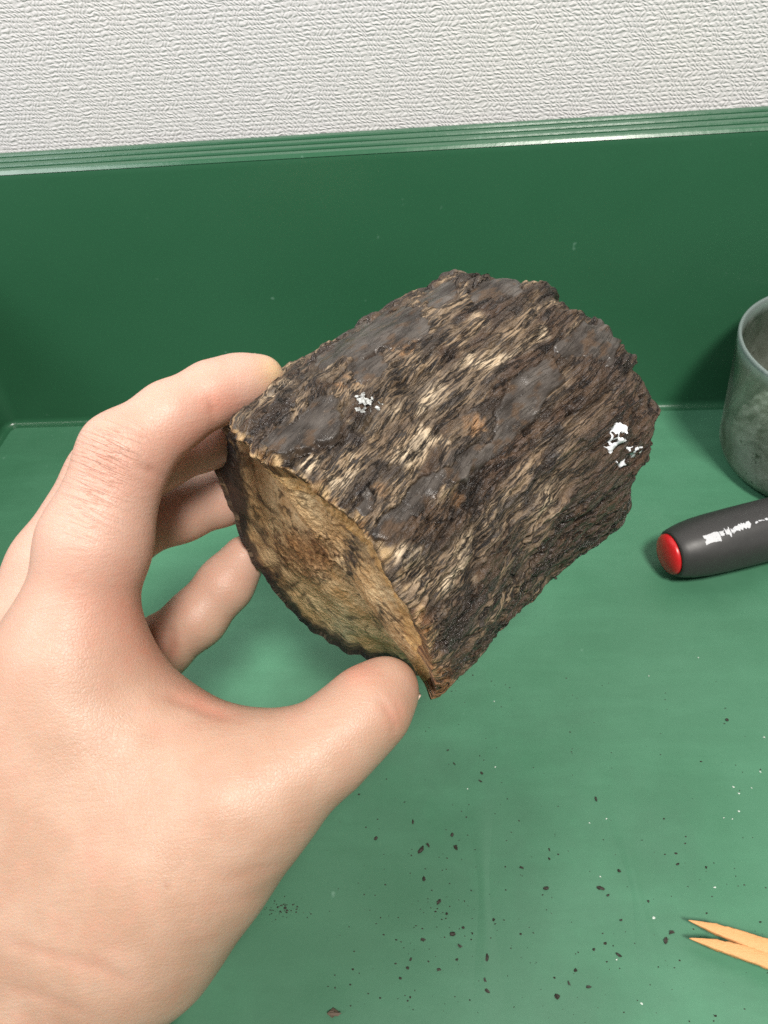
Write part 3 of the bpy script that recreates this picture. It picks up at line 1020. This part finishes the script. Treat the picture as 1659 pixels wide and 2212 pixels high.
rd = 0.55 * g2(470, 870, 55, 40) + 0.45 * g2(400, 950, 60, 40, -35) + 0.45 * g2(290, 1340, 45, 80) + 0.55 * g2(440, 1515, 60, 24, 30) + 0.55 * g2(775, 1450, 40, 34) \
    + 0.30 * g2(240, 1000, 70, 70) + 0.35 * g2(860, 1545, 40, 50) + 0.25 * g2(330, 1040, 30, 30) + 0.25 * g2(220, 1290, 120, 90) + 0.5 * g2(350, 1400, 40, 40)
SC = mx(SC, red, np.clip(rd * (0.85 + 0.6 * skin_f) + 0.10 * np.clip(skin_f, 0, 1), 0, 0.8))
SC = mx(SC, yel, np.clip(0.8 * g2(595, 800, 34, 42), 0, 0.8) * near)
SC = mx(SC, red * 0.8, np.clip(cr * 0.8, 0, 0.3))
tiny = sstep(0.50, 0.60, fbm(HV / 5.0 + 50, 1))
SC = mx(SC, np.array([0.30, 0.15, 0.10]), tiny * 0.0 + 0.5 * g2(361, 1912, 6, 6))
WRK = np.clip(g2(250, 960, 75, 60) + 0.9 * g2(200, 1080, 80, 90), 0, 1)


def mat_skin():
    t = NT("skin")
    co = t.coords()
    c = t.attr("col").outputs["Color"]
    mott = t.noise(700.0, 4.0, 0.6, co)
    c = t.mix(t.math('MULTIPLY', mott, 0.5), c, (0.60, 0.36, 0.27), 'SOFT_LIGHT')
    rdn = t.ramp(t.noise(130.0, 3.0, 0.6, co), [(0.5, (0, 0, 0)), (0.75, (1, 1, 1))])
    c = t.mix(t.math('MULTIPLY', rdn, 0.28), c, (0.58, 0.27, 0.20))
    vor = t.n("ShaderNodeTexVoronoi", {"Vector": co, "Scale": 1300.0, "Randomness": 1.0}, feature='DISTANCE_TO_EDGE').outputs[0]
    cell = t.ramp(vor, [(0.0, (0, 0, 0)), (0.18, (1, 1, 1))])
    # fine wrinkles across the knuckle
    mp = t.n("ShaderNodeMapping", {0: t.n("ShaderNodeAttribute", attribute_name="pv").outputs["Vector"], 2: (0, 0, math.radians(-22))}).outputs[0]
    mp2 = t.n("ShaderNodeMapping", {0: mp, 3: (0.010, 0.085, 1.0)}).outputs[0]
    wr = t.noise(1.0, 3.0, 0.6, mp2, 0.6)
    wr = t.ramp(wr, [(0.42, (0, 0, 0)), (0.52, (1, 1, 1))])
    wm = t.attr("wrk").outputs["Fac"]
    n1 = t.bump(cell, 0.00009, 0.28)
    n2 = t.bump(t.noise(420.0, 4.0, 0.6, co), 0.0005, 0.18, n1)
    mp3 = t.n("ShaderNodeMapping", {0: t.n("ShaderNodeAttribute", attribute_name="pv").outputs["Vector"], 2: (0, 0, math.radians(8))}).outputs[0]
    mp4 = t.n("ShaderNodeMapping", {0: mp3, 3: (0.011, 0.075, 1.0)}).outputs[0]
    ln = t.ramp(t.noise(1.0, 4.0, 0.62, mp4, 0.4), [(0.36, (0, 0, 0)), (0.50, (1, 1, 1))])
    n2 = t.bump(ln, 0.00018, 0.14, n2)
    bn = t.n("ShaderNodeBump", {"Height": wr, "Distance": 0.0003, "Strength": t.math('MULTIPLY', wm, 0.85), "Normal": n2}).outputs[0]
    t.set(Base_Color=c, Roughness=t.math('MULTIPLY_ADD', mott, 0.22, 0.33), Normal=bn)
    t.b.inputs["Specular IOR Level"].default_value = 0.38
    t.b.inputs["Subsurface Weight"].default_value = 0.22
    t.b.inputs["Subsurface Radius"].default_value = (1.0, 0.35, 0.18)
    t.b.inputs["Subsurface Scale"].default_value = 0.0035
    return t.m


HW = cam2world(HV)
pv = np.concatenate([hpx, np.zeros((len(hpx), 1))], 1)
hand = mesh_np("hand", HW, HF, mat_skin(), None, True, {"col": SC, "wrk": WRK, "pv": np.concatenate([pv[:, :2] / 1.0, np.zeros((len(pv), 1))], 1)})
tag(hand, "bare left hand reaching in from the lower left, thumb and fingers gripping the log", "hand")


def nail(a, b, r0, r1, updir, tilt_half, length0, length1):
    """a curved plate on a finger end: a,b axis points (mm, camera space)"""
    ax = (b - a) / np.linalg.norm(b - a)
    up = updir - (updir @ ax) * ax
    up /= np.linalg.norm(up)
    sd = np.cross(ax, up)
    V, F = [], []
    nu, nv = 14, 15
    for i in range(nu):
        f = i / (nu - 1)
        for j in range(nv):
            g = 2 * j / (nv - 1) - 1
            L = length0 + (length1 - length0) * f
            end = 1 - 0.16 * g * g * (1 if f > 0.5 else -1) * abs(2 * f - 1)
            an = math.radians(tilt_half) * g
            rr_ = (r0 + (r1 - r0) * f)
            p = a + ax * (L * end) + rr_ * (math.cos(an) * up + math.sin(an) * sd)
            V.append(p)
    n0 = len(V)
    for i in range(nu):
        for j in range(nv):
            g = 2 * j / (nv - 1) - 1
            V.append(V[i * nv + j] - (V[i * nv + j] - (a + ax * ((V[i * nv + j] - a) @ ax))) * 0.08)
    for i in range(nu - 1):
        for j in range(nv - 1):
            q = i * nv + j
            F.append((q, q + 1, q + nv + 1, q + nv))
            F.append((n0 + q, n0 + q + nv, n0 + q + nv + 1, n0 + q + 1))
    for j in range(nv - 1):
        q = (nu - 1) * nv + j
        F.append((q, q + 1, n0 + q + 1, n0 + q))
    for i in range(nu - 1):
        for j0 in (0, nv - 1):
            q = i * nv + j0
            F.append((q, q + nv, n0 + q + nv, n0 + q))
    return np.array(V), F


t = NT("fingernail")
t.set(Base_Color=t.mix(t.noise(900.0, 2.0, 0.5, t.coords()), (0.66, 0.46, 0.36), (0.74, 0.56, 0.44)), Roughness=0.28)
t.b.inputs["Subsurface Weight"].default_value = 0.15
t.b.inputs["Subsurface Scale"].default_value = 0.002
ia, ib = fingers['index'][-2][0], fingers['index'][-1][0]
NV_, NF_ = nail(ia, ib, 6.12, 5.35, np.array([0.05, 1.0, 0.15]), 52, -0.5, 5.2)
mesh_np("fingernail", cam2world(NV_), NF_, t.m, hand)
ia, ib = thumb[-2][0], thumb[-1][0]
NV_, NF_ = nail(ia, ib, 7.3, 6.35, np.array([0.55, -0.1, 1.0]), 55, -1.0, 10.5)
mesh_np("fingernail", cam2world(NV_), NF_, t.m, hand)
ia, ib = fingers['pinky'][-2][0], fingers['pinky'][-1][0]
NV_, NF_ = nail(ia, ib, 7.0, 6.4, np.array([-0.6, 0.6, 0.9]), 52, 0.0, 9.0)
mesh_np("fingernail", cam2world(NV_), NF_, t.m, hand)


# ------------------------------------------------------------------ lathe helper
def lathe_axis(name, prof, origin, axis, mat, parent=None, n=64, flute=None, cap0=True, cap1=True):
    axis = np.asarray(axis, float) / np.linalg.norm(axis)
    ref = np.array([0, 0, 1.0]) if abs(axis[2]) < 0.9 else np.array([1.0, 0, 0])
    e1 = np.cross(axis, ref)
    e1 /= np.linalg.norm(e1)
    e2 = np.cross(e1, axis)
    V, F = [], []
    for l, r in prof:
        for k in range(n):
            a = 2 * math.pi * k / n
            rr = r * (flute(l, a) if flute else 1.0)
            V.append(np.asarray(origin) + axis * l + rr * (math.cos(a) * e1 + math.sin(a) * e2))
    for i in range(len(prof) - 1):
        for k in range(n):
            q, q2 = i * n + k, i * n + (k + 1) % n
            F.append((q, q2, q2 + n, q + n))
    if cap0: F.append(tuple(range(n))[::-1])
    if cap1: F.append(tuple(range((len(prof) - 1) * n, len(prof) * n)))
    ob = mesh_np(name, V, F, mat, parent)
    bm = bmesh.new()
    bm.from_mesh(ob.data)
    bmesh.ops.recalc_face_normals(bm, faces=bm.faces)
    bm.to_mesh(ob.data)
    bm.free()
    return ob


# ------------------------------------------------------------------ glass jar
JC = np.array([0.1600, 0.2565, 0.0006])
jar = empty("glass_jar", JC)
tag(jar, "short clear glass jar clouded with grey-green residue in the tub's right rear", "jar")


def mat_glass():
    t = NT("jar_glass")
    t.set(Base_Color=(0.86, 0.95, 0.90, 1), Roughness=0.06, IOR=1.48)
    t.b.inputs["Transmission Weight"].default_value = 1.0
    co = t.coords()
    n1 = t.noise(48.0, 5.0, 0.62, co, 0.5)
    n2 = t.noise(190.0, 4.0, 0.65, co)
    d = t.mix(t.ramp(n1, [(0.35, (0, 0, 0)), (0.68, (1, 1, 1))]), (0.11, 0.122, 0.085), (0.42, 0.46, 0.40))
    d = t.mix(t.ramp(n2, [(0.33, (1, 1, 1)), (0.40, (0, 0, 0))]), d, (0.05, 0.055, 0.035))
    zz = t.n("ShaderNodeSeparateXYZ", {0: co}).outputs[2]
    d = t.mix(t.ramp(t.math('DIVIDE', zz, 0.06), [(0.90, (0, 0, 0)), (0.96, (1, 1, 1))]), d, (0.60, 0.74, 0.70))  # bright edge of the glass rim painted in as a pale diffuse band
    df = t.n("ShaderNodeBsdfPrincipled", {"Base Color": d, "Roughness": 0.5})
    z = t.n("ShaderNodeSeparateXYZ", {0: co}).outputs[2]
    hg = t.ramp(t.math('ADD', t.math('DIVIDE', z, 0.060), t.math('MULTIPLY', t.math('SUBTRACT', n1, 0.5), 0.45)), [(0.25, (0.58, 0.58, 0.58)), (0.60, (0.30, 0.30, 0.30)), (0.84, (0.07, 0.07, 0.07)), (0.95, (0.30, 0.30, 0.30))])
    ms = t.n("ShaderNodeMixShader", {0: hg, 1: t.b.outputs[0], 2: df.outputs[0]})
    t.link(ms.outputs[0], t.out.inputs[0])
    return t.m


gp = [(0.0008, 0.001), (0.0004, 0.030), (0.0012, 0.0350), (0.0035, 0.0385), (0.0075, 0.0402), (0.014, 0.0408), (0.03, 0.0422), (0.050, 0.0440), (0.0575, 0.0448),
      (0.0590, 0.0450), (0.0597, 0.0447), (0.0599, 0.0441), (0.0592, 0.0435), (0.0570, 0.0432), (0.045, 0.0417), (0.02, 0.0393), (0.008, 0.0380), (0.005, 0.0350), (0.0038, 0.025), (0.0036, 0.001)]
lathe_axis("glass_body", gp, JC, (0, 0, 1), mat_glass(), jar, 96)


def mat_residue():
    t = NT("cloudy_residue")
    co = t.coords()
    n1 = t.noise(55.0, 5.0, 0.62, co, 0.4)
    n2 = t.noise(210.0, 4.0, 0.65, co)
    c = t.mix(t.ramp(n1, [(0.35, (0, 0, 0)), (0.7, (1, 1, 1))]), (0.08, 0.09, 0.06), (0.30, 0.33, 0.28))
    sp = t.ramp(n2, [(0.30, (1, 1, 1)), (0.37, (0, 0, 0))])
    c = t.mix(sp, c, (0.035, 0.04, 0.025))
    t.set(Base_Color=c, Roughness=0.55)
    sep = t.n("ShaderNodeSeparateXYZ", {0: co})
    hgt = t.ramp(t.math('ADD', t.math('DIVIDE', sep.outputs[2], 0.060), t.math('MULTIPLY', t.math('SUBTRACT', n1, 0.5), 0.5)), [(0.40, (1, 1, 1)), (0.80, (0.35, 0.35, 0.35))])
    al = t.math('MULTIPLY', hgt, t.math('MULTIPLY_ADD', n1, 0.9, 0.16))
    t.set(Alpha=t.math('MINIMUM', al, 0.97))
    return t.m


rp_ = [(0.0040, 0.001), (0.0044, 0.030), (0.0056, 0.0345), (0.0085, 0.0374), (0.02, 0.0388), (0.035, 0.0402), (0.045, 0.0410), (0.0535, 0.0418)]
res = lathe_axis("residue_film", rp_, JC, (0, 0, 1), mat_residue(), jar, 96, cap0=False, cap1=False)
# the crystalline crumbs stuck in the bottom
gv = []
nn = 60
xs = np.linspace(-1, 1, nn)
gxx, gyy = np.meshgrid(xs, xs, indexing='ij')
r_ = np.sqrt(gxx ** 2 + gyy ** 2) + 1e-6
sq = np.maximum(np.abs(gxx), np.abs(gyy)) / r_
dx, dy = gxx * sq * 0.0365, gyy * sq * 0.0365
rn = np.sqrt(dx ** 2 + dy ** 2) / 0.0365
pz = 0.0068 + 0.004 * fbm(np.stack([dx * 90, dy * 90, dx * 0], -1), 4) + 0.004 * rn ** 2
pz += 0.0025 * np.abs(perlin(np.stack([dx * 420, dy * 420, dx * 0 + 3], -1)))
PV = np.stack([dx + JC[0], dy + JC[1], pz + JC[2]], -1).reshape(-1, 3)
t = NT("grey_sediment")
co = t.coords()
t.set(Base_Color=t.ramp(t.noise(240.0, 4.0, 0.6, co), [(0.3, (0.04, 0.045, 0.03)), (0.45, (0.15, 0.17, 0.13)), (0.7, (0.40, 0.45, 0.40))]), Roughness=0.5)
mesh_np("sediment", PV, grid_faces(nn, nn), t.m, jar)

# ------------------------------------------------------------------ tool handle
RH = 0.0118
h0 = floor_at(1447, 1197, RH)
h1 = floor_at(1659, 1143, RH + 0.0012)
hax = (h1 - h0) / np.linalg.norm(h1 - h0)
tool = empty("tool_handle", (h0[0], h0[1], 0.0))
tag(tool, "dark grey rubber tool handle with a red end cap lying right of the log", "tool")


def mat_rubber():
    t = NT("dark_rubber")
    co = t.coords()
    n = t.noise(300.0, 4.0, 0.6, co)
    t.set(Base_Color=t.mix(t.noise(40.0, 3.0, 0.5, co), (0.030, 0.030, 0.031), (0.052, 0.050, 0.049)), Roughness=t.math('MULTIPLY_ADD', n, 0.2, 0.36), Normal=t.bump(n, 0.0003, 0.15))
    return t.m


hprof = [(0.0005, 0.0078), (0.0002, 0.0086), (0.0010, 0.0092), (0.0030, 0.00985), (0.0065, 0.0107), (0.012, 0.01145), (0.018, 0.0118), (0.028, 0.0120), (0.042, 0.0120), (0.06, 0.0116), (0.08, 0.0105), (0.095, 0.0095), (0.105, 0.0088), (0.108, 0.0075), (0.1085, 0.003)]
fl = lambda l, a: 1 - 0.022 * min(1, max(0, (l - 0.004) / 0.02)) * (0.5 + 0.5 * math.cos(8 * a))
body = lathe_axis("grip", hprof, h0, hax, mat_rubber(), tool, 96, fl)
t = NT("red_plastic")
t.set(Base_Color=(0.62, 0.018, 0.022, 1), Roughness=0.32)
capp = [(0.002, 0.0079), (-0.0006, 0.0079), (-0.0013, 0.0075), (-0.0020, 0.0064), (-0.0026, 0.0045), (-0.0029, 0.002), (-0.0030, 0.0004)]
lathe_axis("end_cap", capp, h0, hax, t.m, tool, 64)
t = NT("steel")
t.set(Base_Color=(0.55, 0.55, 0.56, 1), Roughness=0.25, Metallic=1.0)
lathe_axis("shaft", [(0.108, 0.003), (0.17, 0.003), (0.175, 0.0022)], h0, hax, t.m, tool, 24)
# worn white print along the grip
refv = np.cross(hax, np.array([0, 0, 1.0]))
refv /= np.linalg.norm(refv)
upv = np.cross(refv, hax)


def grip_pt(l, phi, lift=0.00012):
    r = np.interp(l, [p[0] for p in hprof[2:]], [p[1] for p in hprof[2:]])
    a = math.radians(phi)
    # phi = 0 straight up, positive towards the viewer
    dirv = math.cos(a) * upv + math.sin(a) * refv * SGN
    return h0 + hax * l + dirv * (r + lift)


SGN = 1.0 if refv @ np.array([0, -1.0, 0]) > 0 else -1.0
PV, PF = [], []


def print_poly(pts):
    """pts in (l mm, phi deg)"""
    k = len(PV)
    c = np.mean(np.array(pts), 0)
    PV.append(grip_pt(c[0] / 1000, c[1]))
    for l, p in pts: PV.append(grip_pt(l / 1000, p))
    n = len(pts)
    for i in range(n): PF.append((k, k + 1 + i, k + 1 + (i + 1) % n))


def rough_rect(l0, l1, p0, p1, jl=0.25, jp=1.6, n=6):
    r = np.random.default_rng(int(l0 * 100 + p0 * 7 + 1000))
    P = [(l0 + (l1 - l0) * i / n, p0 + r.normal() * jp) for i in range(n + 1)] + [(l1 + r.normal() * jl, p0 + (p1 - p0) * 0.5)] + \
        [(l1 - (l1 - l0) * i / n, p1 + r.normal() * jp) for i in range(n + 1)]
    print_poly(P)


rough_rect(9.2, 15.0, 18, 35, 0.2, 0.8)
rough_rect(15.3, 17.2, 18, 27, 0.2, 1.2)
rough_rect(17.5, 19.4, 17, 29, 0.3, 2.0)
rough_rect(19.6, 20.4, 20, 27, 0.2, 2.0)
rough_rect(20.6, 24.0, 17, 25, 0.3, 2.2)
rough_rect(24.2, 27.5, 15, 24, 0.3, 1.8)
for l0, l1, p0, p1 in ((29.5, 30.6, 18, 21), (31.0, 33.2, 17.5, 19.5), (33.6, 34.6, 16.5, 20)):
    rough_rect(l0, l1, p0, p1, 0.15, 0.6, 3)


def stroke(l0, p0, l1, p1, w=0.28):
    a, b = np.array([l0, p0 * 0.21]), np.array([l1, p1 * 0.21])
    d = (b - a) / np.linalg.norm(b - a)
    nrm = np.array([-d[1], d[0]]) * w / 2
    print_poly([((a + nrm)[0], (a + nrm)[1] / 0.21), ((b + nrm)[0], (b + nrm)[1] / 0.21), ((b - nrm)[0], (b - nrm)[1] / 0.21), ((a - nrm)[0], (a - nrm)[1] / 0.21)])


# what is left of the small capitals: L T V A
stroke(35.6, 14, 35.6, 21); stroke(35.6, 21, 36.6, 21)
stroke(37.0, 13, 38.4, 12.5); stroke(37.7, 13, 37.8, 21)
stroke(38.7, 12, 39.3, 21); stroke(39.3, 21, 40.0, 11)
stroke(40.3, 21, 41.0, 11, 0.4); stroke(41.0, 11, 41.9, 20, 0.4); stroke(40.5, 17.5, 41.6, 17, 0.35)
for k in range(9):                                   # round letter at the frame's edge
    a0, a1 = math.radians(50 + k * 31), math.radians(50 + (k + 1) * 31)
    stroke(44.6 + 1.7 * math.cos(a0), 13 + 9.0 * math.sin(a0), 44.6 + 1.7 * math.cos(a1), 13 + 9.0 * math.sin(a1), 0.4)
t = NT("white_print")
t.set(Base_Color=t.mix(t.noise(1800.0, 3.0, 0.6, t.coords()), (0.42, 0.43, 0.45), (0.78, 0.79, 0.82)), Roughness=0.5)
mesh_np("worn_print", np.array(PV), PF, t.m, tool, False)

# ------------------------------------------------------------------ tweezers
tz = floor_at(1640, 2060, 0.008)
tweezers = empty("tweezers", (tz[0], tz[1], 0.0))
tag(tweezers, "pale orange pointed tweezers lying at the lower right edge", "tweezers")
t = NT("pale_orange_wood")
co = t.coords()
mp = t.n("ShaderNodeMapping", {0: co, 3: (1.0, 3.0, 3.0)}).outputs[0]
gn = t.noise(900.0, 4.0, 0.7, mp)
t.set(Base_Color=t.mix(gn, (0.60, 0.28, 0.10), (0.78, 0.42, 0.18)), Roughness=0.6, Normal=t.bump(gn, 0.0004, 0.5))
M_TZ = t.m


def prong(tip, mid, end, z):
    """tapered bar with a pointed rounded tip; spine points in the photograph with half widths (mm) on the tub floor"""
    V, F = [], []
    st = []
    for f in np.linspace(0, 1, 26):
        st.append(f)
    P = [floor_at(*tip, z[0]), floor_at(*mid, z[1]), floor_at(*end, z[2])]
    n = 16
    r = np.random.default_rng(5)
    for i, f in enumerate(st):
        c = (1 - f) ** 2 * P[0] + 2 * f * (1 - f) * P[1] + f * f * P[2]
        tg = 2 * (1 - f) * (P[1] - P[0]) + 2 * f * (P[2] - P[1])
        tg /= np.linalg.norm(tg)
        sd = np.cross(tg, np.array([0, 0, 1.0]))
        sd /= np.linalg.norm(sd)
        up = np.cross(sd, tg)
        w = (0.10 + 0.80 * min(1, f * 3.2) ** 0.9 + 1.30 * f) * 0.001
        hh = (0.12 + 0.6 * min(1, f * 4) ** 0.8 + 0.5 * f) * 0.001
        for k in range(n):
            a = 2 * math.pi * k / n
            j = 1 + 0.05 * r.normal()
            V.append(c + sd * math.copysign(abs(math.cos(a)) ** 0.35, math.cos(a)) * w * j + up * math.copysign(abs(math.sin(a)) ** 0.35, math.sin(a)) * hh * j)
    m = len(st)
    for i in range(m - 1):
        for k in range(n):
            q, q2 = i * n + k, i * n + (k + 1) % n
            F.append((q, q2, q2 + n, q + n))
    F.append(tuple(range(n))[::-1])
    F.append(tuple(range((m - 1) * n, m * n)))
    return V, F


for tip, mid, end in (((1487, 1988), (1580, 2018), (1690, 2058)), ((1489, 2027), (1580, 2048), (1695, 2088))):
    V, F = prong(tip, mid, end, (0.0042, 0.0052, 0.0065))
    mesh_np("prong", V, F, M_TZ, tweezers)
V, F = prong((1640, 2058), (1900, 2140), (2400, 2300), (0.0065, 0.007, 0.0075))
mesh_np("body", (np.array(V) - np.array(V).mean(0)) * 1.0 + np.array(V).mean(0), F, M_TZ, tweezers)


# ------------------------------------------------------------------ crumbs on the tub floor
def crumb_mesh(seed, el=1.0):
    r = np.random.default_rng(seed)
    V, F = [], []
    n, m = 7, 4
    for i in range(m + 1):
        ph = math.pi * i / m
        for k in range(n):
            a = 2 * math.pi * k / n
            j = 1 + 0.28 * r.normal()
            V.append((el * j * math.sin(ph) * math.cos(a), j * math.sin(ph) * math.sin(a), 0.62 * j * math.cos(ph)))
    for i in range(m):
        for k in range(n):
            q, q2 = i * n + k, i * n + (k + 1) % n
            F.append((q, q2, q2 + n, q + n))
    me = bpy.data.meshes.new("crumb")
    me.from_pydata(V, [], F)
    return me


t = NT("dark_crumb")
t.set(Base_Color=t.mix(t.noise(800.0, 3.0, 0.6, t.coords()), (0.012, 0.012, 0.010), (0.045, 0.034, 0.024)), Roughness=0.7)
M_CR = t.m
t = NT("brown_crumb")
t.set(Base_Color=t.mix(t.noise(800.0, 3.0, 0.6, t.coords()), (0.07, 0.048, 0.034), (0.14, 0.10, 0.07)), Roughness=0.7)
M_CB = t.m
t = NT("white_fleck")
t.set(Base_Color=(0.58, 0.64, 0.58, 1), Roughness=0.6)
M_WF = t.m
DM = [crumb_mesh(k, 1.0 + 0.35 * (k % 3)) for k in range(6)]
for m_ in DM: m_.materials.append(M_CR)
WM = [crumb_mesh(20 + k, 1.2) for k in range(3)]
for m_ in WM: m_.materials.append(M_WF)
C5 = lambda x, y: (877.8 + 0.4708 * x, 1371.5 + 0.4708 * y)


def place(name, me, u, v, size, label, cat, group):
    o = bpy.data.objects.new(name, me)
    COL.objects.link(o)
    p = floor_at(u, v)
    s = size * 0.001
    o.location = (p[0], p[1], s * 0.45)
    o.rotation_euler = (0, 0, rng.uniform(0, 6.28))
    o.scale = (s, s * rng.uniform(0.6, 0.9), s)
    tag(o, label, cat, group)
    return o


darks = [(80, 1120, 1.5), (640, 1165, 1.5), (890, 1163, 1.4), (975, 1083, 1.2), (528, 1068, 1.0), (870, 755, 1.1), (655, 1028, 0.9), (213, 1373, 1.5), (370, 1480, 1.2), (690, 1660, 1.5),
         (100, 965, 1.2), (150, 1225, 1.3), (260, 1345, 1.0), (210, 918, 1.1), (30, 858, 0.9), (775, 1540, 1.0), (745, 1600, 0.9), (835, 1617, 1.0), (860, 1443, 0.9), (925, 1195, 0.9),
         (975, 1470, 1.1), (1110, 1222, 0.8), (1215, 1365, 1.2), (1190, 1405, 1.3), (1470, 392, 1.3), (345, 635, 1.0), (340, 672, 0.9), (400, 1308, 0.9), (360, 1585, 0.9), (370, 1635, 1.1),
         (5, 1530, 1.0), (20, 1490, 0.9), (1245, 1052, 0.7), (1375, 1068, 0.8), (985, 1310, 0.7), (655, 985, 0.7), (697, 1007, 0.7), (190, 530, 0.8), (220, 592, 0.7), (185, 1280, 0.8), (245, 1430, 1.0), (75, 1400, 1.0)]
for k, (x, y, s) in enumerate(darks):
    u, v = C5(x, y)
    place("bark_crumb", DM[k % 6], u, v, s * 0.48, "tiny dark bark crumb lying on the green tub floor", "crumb", "dark crumbs on the tub floor")
for k, (u, v, s) in enumerate([(1200, 1250, 0.7), (812, 1812, 0.6), (910, 1836, 0.8), (985, 1832, 0.8)]):
    place("bark_crumb", DM[k], u, v, s, "tiny dark bark crumb lying on the green tub floor", "crumb", "dark crumbs on the tub floor")
whites = [(1640, 470, 0.7), (1623, 628, 0.5), (1500, 700, 0.6), (1583, 702, 0.5), (1525, 728, 0.5), (1455, 840, 0.5), (1495, 845, 0.5), (1525, 810, 0.5), (1415, 1160, 0.6), (965, 1490, 0.6), (1135, 1298, 0.6),
          (918, 845, 0.5), (280, 707, 0.5), (408, 607, 0.4), (1112, 190, 0.5), (402, 305, 0.6), (1340, 105, 0.4), (840, 863, 0.4), (890, 1110, 0.6), (1080, 1692, 0.5)]
for k, (x, y, s) in enumerate(whites):
    u, v = C5(x, y)
    place("white_fleck", WM[k % 3], u, v, s * 0.5, "tiny white fleck lying on the green tub floor", "fleck", "white flecks on the tub floor")
bm_ = crumb_mesh(77, 1.3)
bm_.materials.append(M_CB)
b_ = place("bark_crumb", bm_, 724, 2190, 1.6, "reddish brown bark crumb at the bottom edge, largest on the floor", "crumb", None)

# fine dust
V, F = [], []
r = np.random.default_rng(3)
for k in range(560):
    if k < 150: u, v = r.normal(960, 110), r.normal(1990, 120)
    elif k < 220: u, v = r.normal(620, 26), r.normal(1965, 12)
    else: u, v = r.uniform(700, 1700), r.uniform(1450, 2260)
    p = floor_at(u, v)
    s = abs(r.normal()) * 0.00014 + 0.00008
    b = len(V)
    a0 = r.uniform(0, 6.28)
    for j in range(5):
        a = a0 + j * 1.2566
        q = s * (1 + 0.4 * r.normal())
        V.append((p[0] + q * math.cos(a), p[1] + q * 0.7 * math.sin(a), 0.0))
    V.append((p[0], p[1], s * 0.8))
    for j in range(5): F.append((b + j, b + (j + 1) % 5, b + 5))
dust = mesh_np("dust", V, F, M_CR, None, False)
tag(dust, "fine dark dust scattered over the green tub floor", "dust", None, "stuff")
